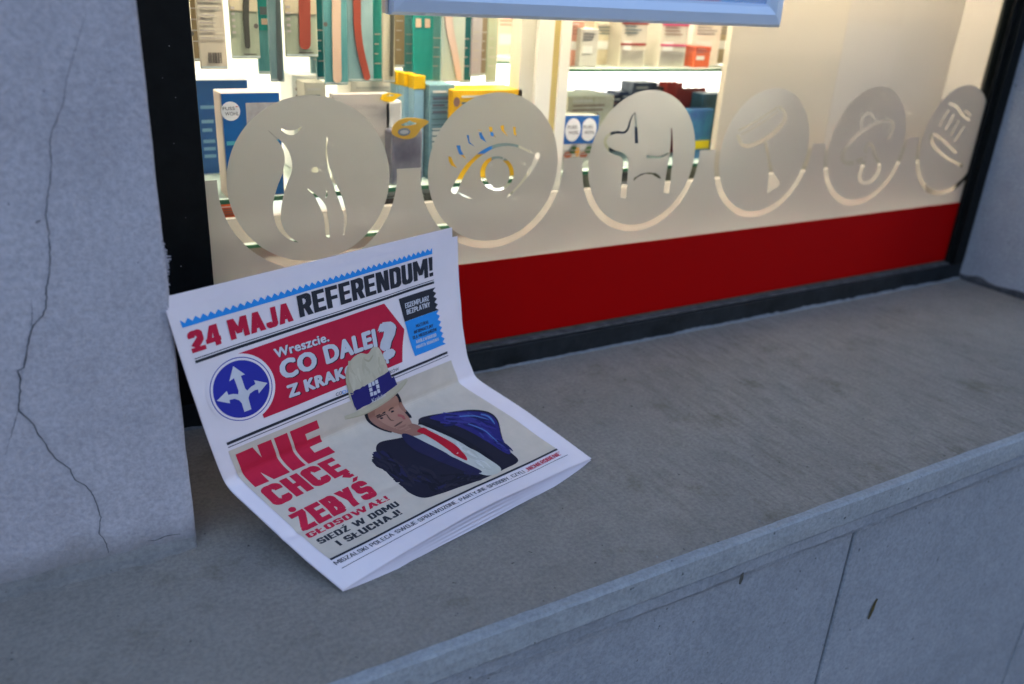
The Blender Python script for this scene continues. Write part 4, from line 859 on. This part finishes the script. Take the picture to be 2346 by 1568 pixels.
def glyph(ch, t):
    """polygons of one capital and its width; t is the stem weight as a share of the cap height"""
    h = t * .86; w = .32 + t * 1.12; r = min(.17, w / 2 - t / 2); l, rr, T, B, M = t / 2, w - t / 2, 1 - h / 2, h / 2, .5
    q = lambda *p: list(p); box_ = lambda x0, y0, x1, y1: [(x0, y0), (x1, y0), (x1, y1), (x0, y1)]
    S_ = lambda p: stroke(p, t, h); acc = []; base = ch
    dia = {'Ę': 'E', 'Ż': 'Z', 'Ś': 'S', 'Ł': 'L', 'Ź': 'Z', 'Ń': 'N', 'Ó': 'O', 'Ą': 'A', 'Ć': 'C'}
    base = dia.get(ch, ch)
    ul = arc_pts(l + r, T - r, r, r, 90, 180); dl = arc_pts(l + r, B + r, r, r, 180, 270); dr = arc_pts(rr - r, B + r, r, r, 270, 360); ur = arc_pts(rr - r, T - r, r, r, 0, 90)
    if base == 'A':
        w = .40 + t * 1.25; k = t * 1.06; c = w / 2
        o = [q((0, 0), (k, 0), (c + k * .5, 1), (c - k * .5, 1)), q((w - k, 0), (w, 0), (c + k * .5, 1), (c - k * .5, 1)), box_(w * .22, .19, w * .78, .19 + h * .85)]
    elif base == 'B':
        m = .53; rb = min(r, .5 * (T - m) * .98); rc = min(r, .5 * (m - B) * .98)
        o = [box_(0, 0, t, 1), S_([(l, T), (rr - rb - .02, T)] + arc_pts(rr - rb - .02, T - rb, rb, rb, 90, 0) + arc_pts(rr - rb - .02, m + rb, rb, rb, 0, -90) + [(l, m)]), S_([(l, m), (rr - rc, m)] + arc_pts(rr - rc, m - rc, rc, rc, 90, 0) + arc_pts(rr - rc, B + rc, rc, rc, 0, -90) + [(l, B)])]
    elif base == 'C': o = [S_([(rr, .66), (rr, T - r)] + ur + ul + dl + dr + [(rr, .34)])]
    elif base == 'D': o = [box_(0, 0, t, 1), S_([(l, T), (rr - r, T)] + list(reversed(ur)) + list(reversed(dr)) + [(l, B)])]
    elif base == 'E': w -= .05; o = [box_(0, 0, t, 1), box_(t, 1 - h, w, 1), box_(t, 0, w, h), box_(t, .5 - h * .44, w - .035, .5 + h * .44)]
    elif base == 'F': w -= .05; o = [box_(0, 0, t, 1), box_(t, 1 - h, w, 1), box_(t, .46 - h * .44, w - .035, .46 + h * .44)]
    elif base == 'G': o = [S_([(rr, .68), (rr, T - r)] + ur + ul + dl + dr + [(rr, .49)]), box_(w * .52, .43, w - t * .5, .43 + h * .85)]
    elif base == 'H': o = [box_(0, 0, t, 1), box_(w - t, 0, w, 1), box_(t, .5 - h / 2, w - t, .5 + h / 2)]
    elif base == 'I': w = t; o = [box_(0, 0, t, 1)]
    elif base == 'J': w -= .05; rr = w - t / 2; r = min(r, (rr - l) / 2 - .001); o = [S_([(rr, 1), (rr, B + r)] + list(reversed(arc_pts(rr - r, B + r, r, r, 270, 360))) + list(reversed(arc_pts(l + r, B + r, r, r, 180, 270))) + [(l, .30)])]
    elif base == 'K': w += .03; o = [box_(0, 0, t, 1), q((t, .36), (t, .62), (w - t * 1.12, 1), (w, 1)), q((t * 1.1, .50), (t * 1.75, .74), (w + .01, 0), (w - t * 1.15, 0))]
    elif base == 'L': w -= .06; o = [box_(0, 0, t, 1), box_(t, 0, w, h)]
    elif base == 'M': w = .44 + t * 1.7; c = w / 2; o = [box_(0, 0, t, 1), box_(w - t, 0, w, 1), q((t * .2, 1), (t * 1.15, 1), (c + t * .45, .22), (c - t * .45, .22)), q((w - t * 1.15, 1), (w - t * .2, 1), (c + t * .45, .22), (c - t * .45, .22))]
    elif base == 'N': w += .05; o = [box_(0, 0, t, 1), box_(w - t, 0, w, 1), q((t * .3, 1), (t * 1.2, 1), (w - t * .3, 0), (w - t * 1.2, 0))]
    elif base == 'O': o = [S_([(l, M), (l, T - r)] + list(reversed(ul)) + list(reversed(ur)) + list(reversed(dr)) + list(reversed(dl)) + [(l, M)])]
    elif base == 'P': m = .42; o = [box_(0, 0, t, 1), S_([(l, T), (rr - r, T)] + list(reversed(ur)) + arc_pts(rr - r, m + r, r, r, 0, -90) + [(l, m)])]
    elif base == 'R': m = .45; o = [box_(0, 0, t, 1), S_([(l, T), (rr - r, T)] + list(reversed(ur)) + arc_pts(rr - r, m + r, r, r, 0, -90) + [(l, m)]), q((w * .38, m), (w * .38 + t * 1.05, m), (w + .02, 0), (w - t * 1.05 + .02, 0))]
    elif base == 'S': ry = .235 - h * .25; o = [S_([(rr, .70), (rr, T - r)] + ur + ul + [(l, .64)] + arc_pts(l + r, .62, r, .12, 180, 250) + arc_pts(rr - r, .38, r, .12, 70, 0) + dr[::-1] + dl[::-1] + [(l, .30)])]
    elif base == 'T': o = [box_(w / 2 - t / 2, 0, w / 2 + t / 2, 1 - h), box_(0, 1 - h, w, 1)]
    elif base == 'U': o = [S_([(l, 1), (l, B + r)] + dl + dr + [(rr, 1)])]
    elif base == 'W': w = .62 + t * 2.0; k = t * 1.0; o = [q((0, 1), (k, 1), (w * .30 + k * .4, 0), (w * .30 - k * .6, 0)), q((w * .30 - k * .5, 0), (w * .30 + k * .5, 0), (w * .5 + k * .5, 1), (w * .5 - k * .5, 1)), q((w * .70 - k * .5, 0), (w * .70 + k * .5, 0), (w * .5 + k * .5, 1), (w * .5 - k * .5, 1)), q((w - k, 1), (w, 1), (w * .70 + k * .6, 0), (w * .70 - k * .4, 0))]
    elif base == 'Y': w += .05; c = w / 2; o = [box_(c - t / 2, 0, c + t / 2, .46), q((0, 1), (t * 1.08, 1), (c + t / 2, .40), (c - t / 2, .40)), q((w - t * 1.08, 1), (w, 1), (c + t / 2, .40), (c - t / 2, .40))]
    elif base == 'Z': w -= .03; o = [box_(0, 1 - h, w, 1), box_(0, 0, w, h), q((0, h * .9), (t * 1.15, h * .9), (w, 1 - h * .9), (w - t * 1.15, 1 - h * .9))]
    elif base == '2': o = [S_([(l, .68), (l, T - r)] + ul[::-1] + ur[::-1] + [(rr, .62), (rr - .02, .55), (l + .03, h + .02)]), box_(0, 0, w, h)]
    elif base == '4': w += .06; o = [box_(w * .56, 0, w * .56 + t, 1), box_(0, .20, w, .20 + h), q((0, .20 + h * .4), (t, .20 + h * .4), (w * .56 + t * .4, 1), (w * .56 - t * .3, 1))]
    elif base == '!': w = t; o = [q((t * .1, .30), (t * .9, .30), (t, 1), (0, 1)), box_(0, 0, t, h * 1.05)]
    elif base == '.': w = t; o = [box_(0, 0, t, h)]
    elif base == ',': w = t; o = [q((0, 0), (t, h), (0, h)), q((t * .1, -.12), (t * .6, -.12), (t, h * .6), (t * .2, h * .6))]
    elif base == '„': w = t * 2.0; o = [q((0, -.12), (t * .5, -.12), (t * .8, h), (t * .1, h)), q((t * 1.1, -.12), (t * 1.6, -.12), (t * 1.9, h), (t * 1.2, h))]
    elif base == '”': w = t * 2.0; o = [q((0, .78), (t * .5, .78), (t * .8, 1.02), (t * .1, 1.02)), q((t * 1.1, .78), (t * 1.6, .78), (t * 1.9, 1.02), (t * 1.2, 1.02))]
    else: return [], .22 + t * .3
    if ch in 'ŻĖ': o.append(circle(w / 2, 1.17, t * .52, 14))
    if ch in 'ŚŹŃÓĆ': o.append(q((w * .36, 1.08), (w * .36 + t * .75, 1.08), (w * .62 + t * .9, 1.27), (w * .62, 1.27)))
    if ch in 'ĘĄ': o.append(stroke([(w - t * .35, .02), (w - t * .85, -.10), (w - t * .55, -.19), (w, -.19)], t * .62, t * .5))
    if ch == 'Ł': o.append(q((-.07, .36), (-.07, .36 + h * .9), (w * .80, .60 + h * .9), (w * .80, .60)))
    flat = []
    for p in o: flat += p if isinstance(p[0], list) else [p]
    return flat, w
def block_words(body, u0, u1, vt, vb, m, tilt=0.0, t=.22, k=1, gap=None):
    gap = gap if gap is not None else .075 - t * .08; x = 0.0; polys = []; span = 0
    for ch in body:
        o, w = glyph(ch, t)
        for p in o: polys.append([(a + x, b) for a, b in p])
        x += w + gap
    x -= gap; bm = bmesh.new()
    for i, p in enumerate(polys):
        bm.faces.new([bm.verts.new((u0 + (u1 - u0) * a / x, vb + tilt * a / x - (vb - vt) * b, (i % 9) * 4e-6)) for a, b in p])
    me = bpy.data.meshes.new('lettering'); bm.to_mesh(me); bm.free()
    return put('lettering', me, LIFT + k * .00006, m)
def quad(name, u0, u1, vl, vr, th, m, k=0):
    n = 12; a = [(u0 + (u1 - u0) * i / n, vl + (vr - vl) * i / n) for i in range(n + 1)]
    return shape(name, [a + [(x, y + th) for x, y in reversed(a)]], m, k)
# blue zigzag ribbon on top
nt = 42; zz_ = []
for i in range(nt):
    for s in (0, .5):
        f = (i + s) / nt; u = .0245 + (.881 - .0245) * f; base = .0316 + (.0168 - .0316) * f
        zz_.append((u, base + (.0 if s == 0 else .0105)))
zz_.append((.881, .0168))
shape('zigzag_ribbon', [zz_ + [(.8805, .0374), (.0255, .0519)]], I_blue)
block_words('24 MAJA', .0305, .333, .066, .1215, I_red, -.004, .25)
block_words('REFERENDUM!', .3545, .880, .0515, .1150, I_dark, -.005, .215)
quad('rule', .031, .881, .1362, .1230, .0022, I_dark); quad('rule', .031, .881, .1418, .1285, .0078, I_dark)
shape('red_box', [[(.1495, .160), (.40, .1545), (.6577, .1495), (.7262, .2539), (.6964, .3591), (.42, .362), (.1691, .3633)]], I_red)
CU, CV = .1300, .2585
shape('badge_rim', [circle(CU, CV, .1000, 64)], MATS['newsprint'], 1)
shape('badge_ring', [circle(CU, CV, .0910, 64), circle(CU, CV, .0885, 64)], I_navy, 2); shape('badge_disc', [circle(CU, CV, .0820, 64)], I_navy, 2)
arrow = [(.1185, .3235), (.1405, .3235), (.1405, .288), (.1480, .277), (.1640, .2725), (.1740, .2735), (.1735, .2860), (.2060, .2650), (.1700, .2440), (.1710, .2560), (.1560, .2590), (.1430, .2660), (.1385, .258), (.1372, .2200), (.1500, .2200), (.1250, .1880), (.1020, .2240), (.1170, .2200), (.1185, .258), (.1150, .2670), (.1020, .2610), (.0880, .2590), (.0870, .2470), (.0530, .2640), (.0860, .2840), (.0870, .2740), (.1020, .2760), (.1130, .2850), (.1180, .2960)]
shape('badge_arrows', [arrow], I_white, 3)
words('Wreszcie.', .2530, .4365, .1805, .2080, I_shadow, .002, .04, 1); words('Wreszcie.', .2505, .434, .1786, .2060, I_white, .002, .04, 2)
for body, a, c, vt, vb, tl_ in (('CO', .252, .376, .2165, .2735, .0), ('DALEJ', .404, .606, .2165, .2735, .0), ('Z KRAKOWEM', .2585, .640, .2925, .3321, .012), ('?', .614, .693, .208, .331, 0)):
    words(body, a + .004, c + .004, vt + .003, vb + .003, I_shadow, tl_, .065, 1); words(body, a, c, vt, vb, I_white, tl_, .065, 2)
words('CO', .4165, .440, .374, .3845, I_dark, 0, .0); words('DALEJ', .4415, .50, .375, .386, I_blue, 0, .0); words('KRAKÓW', .605, .6755, .3705, .3815, I_dark, 0, .0)
def zig_tag(name, u0t, u0b, u1t, u1b, v0, v1, n, m):
    e = [(u1t + (u1b - u1t) * (i / (2 * n)) - (.0 if i % 2 == 0 else .013), v0 + (v1 - v0) * i / (2 * n)) for i in range(2 * n + 1)]
    shape(name, [[(u0t, v0)] + e + [(u0b, v1)]], m)
zig_tag('black_tag', .7204, .7320, .8850, .8895, .1505, .2295, 4, I_dark); zig_tag('blue_tag', .7322, .7553, .8890, .9050, .2300, .3570, 6, I_blue)
for body, a, c, vt, vb, m in (('EGZEMPLARZ', .7440, .8520, .1715, .1880, I_white), ('BEZPŁATNY', .7465, .8535, .1930, .2095, I_white), ('MATERIAŁ', .7780, .8375, .2515, .2628, I_dark), ('INFORMACYJNY', .7668, .8555, .2700, .2812, I_dark), ('DLA MIESZKAŃCÓW', .7590, .8705, .2872, .2984, I_dark), ('KRÓLEWSKIEGO', .7716, .8646, .3055, .3165, I_white), ('MIASTA KRAKOWA', .7675, .8740, .3235, .3345, I_white)):
    block_words(body, a, c, vt, vb, m, 0, .17, 1)
quad('rule', .043, .9055, .3905, .3850, .0085, I_dark); quad('rule', .043, .9075, .4052, .4000, .0022, I_dark)
pan = [(.0400, .4170), (.25, .4170), (.5, .4190), (.75, .4205), (.9160, .4225), (.9225, .6), (.9270, .75), (.9296, .9110), (.7, .9060), (.4, .8990), (.0460, .8895), (.0440, .7), (.0415, .55)]
shape('picture_ground', [pan], I_tan)
# a plain painted stand-in of loose brush strokes for the printed illustration
def strokes(name, specs, m, k):
    for path, w0, w1, mid in specs: shape(name, [ribbon(path, w0, w1, 9, .07, mid)], m, k)
I_cream = ink('cream', (196, 186, 160)); I_umber = ink('umber', (96, 84, 72)); I_night = ink('night', (38, 36, 52)); I_indigo = ink('indigo', (46, 42, 110)); I_clay = ink('clay', (158, 112, 96)); I_rose = ink('rose', (176, 86, 84)); I_ivory = ink('ivory', (192, 190, 180)); I_teal = ink('teal', (70, 124, 168)); I_crim = ink('crimson', (186, 26, 48))
PAL = {}
def pig(i, rgb):
    PAL.setdefault(i, ink('paint_' + i, rgb)); return PAL[i]
def field(name, cells, shades, n_, wl, ln, k, seed):
    """fill rough regions with many short overlapping brush strokes; cells: (u, v, half width, half height, direction in degrees)"""
    R_ = random.Random(seed); by = {}
    for (cu_, cv_, hu, hv, dr_) in cells:
        for i in range(n_):
            while True:
                x, y = R_.uniform(-1, 1), R_.uniform(-1, 1)
                if x * x + y * y < 1: break
            a_ = math.radians(dr_ + R_.uniform(-22, 22)); L = ln * R_.uniform(.6, 1.3); ux, uy = math.cos(a_) * L / 2, math.sin(a_) * L / 2; px, py = cu_ + x * hu, cv_ + y * hv; bend = R_.uniform(-.2, .2) * L
            by.setdefault(R_.randrange(len(shades)), []).append(ribbon([(px - ux, py - uy), (px - uy * .0 + bend * math.sin(a_), py + bend * math.cos(a_)), (px + ux, py + uy)], wl * R_.uniform(.6, 1.1), wl * .25, 4, .12, wl * R_.uniform(.7, 1.2)))
    for s_, lps in by.items():
        bm = bmesh.new()
        for i, lp1 in enumerate(lps):
            me = poly_mesh([lp1]); nb = len(bm.verts); bm.from_mesh(me); bpy.data.meshes.remove(me); bm.verts.ensure_lookup_table()
            for v in bm.verts[nb:]: v.co.z = ((i * 7 + s_ * 3) % 40) * 1.4e-6
        me = bpy.data.meshes.new(name); bm.to_mesh(me); bm.free(); o_s = put(name, me, LIFT + k * .00006, shades[s_]); o_s['kind'] = 'stuff'
creams = [pig('cream', (200, 190, 166)), pig('cream_b', (192, 182, 158)), pig('cream_c', (206, 197, 174)), pig('cream_d', (182, 171, 146))]
nights = [pig('night', (38, 36, 50)), pig('night_b', (46, 43, 56)), pig('night_c', (42, 40, 72)), pig('night_d', (33, 32, 42))]
indigos = [pig('indigo', (46, 42, 110)), pig('indigo_b', (58, 54, 128)), pig('indigo_c', (36, 36, 84)), pig('indigo_d', (60, 64, 132))]
clays = [pig('clay', (156, 110, 94)), pig('clay_b', (176, 128, 108)), pig('clay_c', (124, 84, 74)), pig('clay_d', (172, 92, 88)), pig('clay_e', (96, 70, 62))]
ivories = [pig('ivory', (194, 192, 182)), pig('ivory_b', (180, 178, 166)), pig('ivory_c', (206, 204, 198)), pig('ivory_d', (170, 169, 158))]
def blob(name, pts, m, k, sm_n=6): shape(name, [smooth_path(pts, sm_n, True)], m, k)
blob('printed_coat', [(.47, .60), (.425, .635), (.395, .70), (.385, .79), (.40, .85), (.45, .868), (.52, .878), (.60, .889), (.70, .891), (.775, .884), (.79, .82), (.83, .765), (.875, .71), (.878, .67), (.83, .632), (.74, .600), (.665, .580), (.63, .60), (.56, .62)], nights[0], 1)
field('coat_texture', [(.425, .70, .030, .080, 100), (.45, .79, .045, .055, 85), (.53, .845, .07, .026, 12), (.60, .86, .07, .018, 10)], nights, 26, .012, .050, 2, 7)
blob('printed_sleeve', [(.69, .594), (.76, .610), (.83, .642), (.870, .680), (.862, .72), (.815, .78), (.788, .84), (.768, .84), (.755, .76), (.735, .68), (.705, .63)], indigos[0], 2)
field('sleeve_texture', [(.76, .64, .045, .025, 30), (.80, .69, .045, .035, 60), (.785, .77, .018, .050, 80)], indigos, 22, .010, .050, 3, 8)
strokes('highlight_stroke', [([(.775, .64), (.82, .665), (.845, .70)], .004, .002, .006), ([(.77, .68), (.79, .73), (.785, .79)], .004, .002, .005), ([(.845, .668), (.858, .69), (.845, .725)], .006, .002, .009)], PAL.setdefault('teal', ink('paint_teal', (84, 120, 176))), 4)
blob('printed_shirt', [(0.567, .612), (0.602, .60), (0.640, .605), (0.662, .66), (0.680, .73), (0.694, .81), (0.694, .885), (0.632, .884), (0.600, .80), (0.577, .70)], ivories[0], 3)
field('shirt_texture', [(.640, .72, .018, .07, 75), (.662, .81, .018, .06, 75)], [ivories[0], ivories[2], pig('ivory_e', (184, 182, 172))], 14, .008, .06, 4, 10)
blob('printed_tie', [(0.604, .622), (0.634, .618), (0.640, .645), (0.654, .72), (0.648, .775), (0.632, .80), (0.620, .76), (0.617, .69), (0.612, .648)], I_crim, 5)
blob('printed_lapel', [(0.547, .615), (0.570, .615), (0.587, .68), (0.612, .78), (0.634, .86), (0.597, .845), (0.557, .76), (0.532, .68)], nights[2], 5); blob('printed_lapel', [(0.640, .598), (0.662, .610), (0.687, .68), (0.707, .76), (0.710, .84), (0.688, .78), (0.670, .70), (0.652, .64)], nights[3], 5)
blob('printed_neck', [(0.538, .575), (0.603, .575), (0.630, .600), (0.626, .625), (0.606, .640), (0.568, .625)], clays[0], 4)
blob('printed_hair', [(.500, .470), (.505, .53), (.525, .575), (.545, .575), (.60, .47), (.645, .455), (.655, .50), (.648, .555), (.632, .56), (.60, .50), (.54, .48)], nights[3], 3)
blob('printed_face', [(.518, .470), (.512, .515), (.524, .560), (.552, .598), (.585, .606), (.617, .590), (.637, .552), (.643, .505), (.636, .462), (.58, .462)], clays[1], 4)
blob('face_shadow', [(.518, .470), (.512, .515), (.524, .560), (.552, .598), (.578, .604), (.556, .575), (.542, .535), (.538, .49), (.560, .476), (.600, .470), (.632, .468), (.634, .458), (.58, .46)], clays[0], 5)
blob('printed_ear', [(.640, .500), (.652, .497), (.656, .515), (.648, .535), (.640, .530)], clays[0], 5)
strokes('face_line', [([(.540, .515), (.552, .510), (.564, .513)], .003, .002, .006), ([(.592, .509), (.605, .504), (.617, .506)], .003, .002, .006), ([(.578, .515), (.574, .540), (.582, .547)], .003, .002, .005), ([(.562, .569), (.583, .566), (.603, .563)], .003, .002, .006)], clays[4], 6)
strokes('eye_spot', [([(.546, .522), (.552, .521), (.558, .522)], .004, .003, .006), ([(.598, .516), (.605, .515), (.611, .516)], .004, .003, .006)], nights[3], 7)
strokes('cheek_stroke', [([(.610, .535), (.620, .545), (.615, .56)], .010, .006, .012)], clays[3], 6)
blob('hat_crown', [(.474, .44), (.462, .37), (.470, .315), (.500, .285), (.535, .278), (.562, .288), (.585, .274), (.608, .282), (.622, .315), (.632, .375), (.648, .43), (.56, .452)], creams[0], 4)
field('hat_texture', [(.500, .34, .020, .045, 84), (.56, .335, .05, .040, 90), (.600, .335, .014, .040, 95)], [creams[0], creams[1], creams[2]], 9, .010, .045, 5, 3)
strokes('hat_shade', [([(.475, .40), (.468, .35), (.480, .305)], .014, .006, .014), ([(.545, .30), (.562, .312), (.582, .298)], .004, .002, .007)], creams[3], 6)
strokes('hat_band', [([(.470, .420), (.55, .412), (.638, .394)], .056, .050, .054), ([(.474, .440), (.56, .432), (.652, .412)], .036, .034, .036)], I_indigo, 6)
for a, c, b_, d in ((.541, .385, .553, .399), (.556, .384, .566, .398), (.569, .383, .581, .397), (.541, .402, .553, .414), (.570, .400, .582, .413), (.541, .417, .552, .431), (.555, .419, .567, .432), (.570, .416, .581, .430)):
    shape('emblem_tile', [[(a, c), (b_, c), (b_, d), (a, d)]], I_white, 7)
words('Kraków', .5415, .600, .440, .455, I_white, -.004, .0, 7)
strokes('hat_brim', [([(.425, .466), (.50, .472), (.60, .458), (.665, .440), (.700, .424)], .014, .012, .026)], creams[1], 7); strokes('brim_edge', [([(.432, .472), (.50, .481), (.60, .468), (.665, .448), (.695, .430)], .003, .002, .006)], creams[3], 8)
for body, a, c, vt, vb, m, tl_, bd in (('NIE', .0555, .330, .4350, .5655, I_red, 0, .26), ('CHCĘ', .0570, .3060, .5775, .6535, I_red, 0, .25), ('ŻEBYŚ', .0610, .3120, .6975, .7675, I_red, .001, .27), ('GŁOSOWAŁ!', .0545, .3225, .7775, .7975, I_red, .006, .195), ('SIEDŹ W DOMU', .0640, .3295, .8105, .8315, I_dark, .006, .195), ('I SŁUCHAJ!', .0985, .3110, .8435, .8665, I_dark, .002, .195)):
    block_words(body, a, c, vt, vb, m, tl_, bd, 1)
quad('rule', .0456, .9295, .8905, .9100, .0075, I_dark, 1)
block_words('MISZALSKI POLECA SWOJE SPRAWDZONE, PARTYJNE SPOSOBY, CZYLI', .0440, .7450, .9058, .9211, I_dark, .0185, .10); block_words('„NICNIEROBIENIE”', .7540, .9250, .9235, .9400, I_red, .0015, .14)
quad('rule', .0463, .9370, .9375, .9510, .0020, I_dark)

# ------------------------------------------------------------------ small things
def sliver(name, label, pa, pb_, w, y, m, cat):
    a, b = U(*pa, y), U(*pb_, y); bm = bmesh.new(); rows = []; d = b - a; nn = Vector((-d.z, 0, d.x)).normalized()
    for i in range(9):
        s = i / 8; p = a.lerp(b, s); ww = w * math.sin(math.pi * (.08 + .88 * s)) ** .8
        rows.append([bm.verts.new(p + nn * ww * k + Vector((0, -.0012 * (1 - abs(k)) - .0004 * math.sin(s * 5), 0))) for k in (-1, 0, 1)])
    for r0, r1 in zip(rows[:-1], rows[1:]):
        for k in (0, 1): bm.faces.new((r0[k], r0[k + 1], r1[k + 1], r1[k]))
    bmesh.ops.recalc_face_normals(bm, faces=bm.faces)
    t = obj(name, rel(bm, a), m, None, True); t.location = a
    return tag(t, label, cat)
sliver('dry_leaf', 'narrow dry brown leaf stuck to the wall right of the joint', (1989, 1418), (2010, 1372), .0030, -.3945, mat('dry_leaf', (.11, .085, .03), .8, .2, color2=(.05, .035, .015), scale=300), 'leaf')
sliver('seed_husk', 'small dark husk caught under the sill nose', (1694, 1338), (1703, 1312), .0024, -.4010, mat('husk', (.09, .085, .075), .9, .1), 'husk')
# flecks of wall paint on the black jamb
bm = bmesh.new(); R_ = random.Random(5)
for px, py, s_ in ((524 / 1.746, 56, .0016), (363 + 14, 107, .0010), (352 + 40, 225, .0008), (388, 330, .0007), (362, 180, .0006), (404, 612, .0012), (415, 500, .0006)):
    p = U(px + 10, py, -.0168); bx(bm, p.x, p.x + s_ * .6, -.0167, -.0164, p.z, p.z + s_ * .9)
o = obj('paint_flecks', rel(bm, W0), mat('fleck', (.30, .31, .33), .9, .1), win); o['kind'] = 'stuff'
# loose grit on the sill and along its nose
bm = bmesh.new()
for i in range(70):
    x = R_.uniform(-.35, 1.1); y = R_.choice((R_.uniform(-.395, -.02), R_.uniform(-.397, -.385), R_.uniform(-.035, -.02))); s_ = R_.uniform(.0004, .0011)
    if -.12 < x < .2 and y > -.33: continue
    m_ = Matrix.Translation((x, y, s_ * .4)) @ Matrix.Rotation(R_.uniform(0, 6), 4, 'Z') @ Matrix.Diagonal((s_ * R_.uniform(.7, 2.0), s_, s_ * .6, 1))
    bmesh.ops.create_icosphere(bm, subdivisions=1, radius=1.0, matrix=m_)
o = obj('grit', bm, mat('grit_stone', (.42, .41, .40), .9, .1, color2=(.10, .09, .08), scale=9)); o['kind'] = 'stuff'; o['label'] = 'loose grit scattered over the concrete sill'; o['category'] = 'grit'
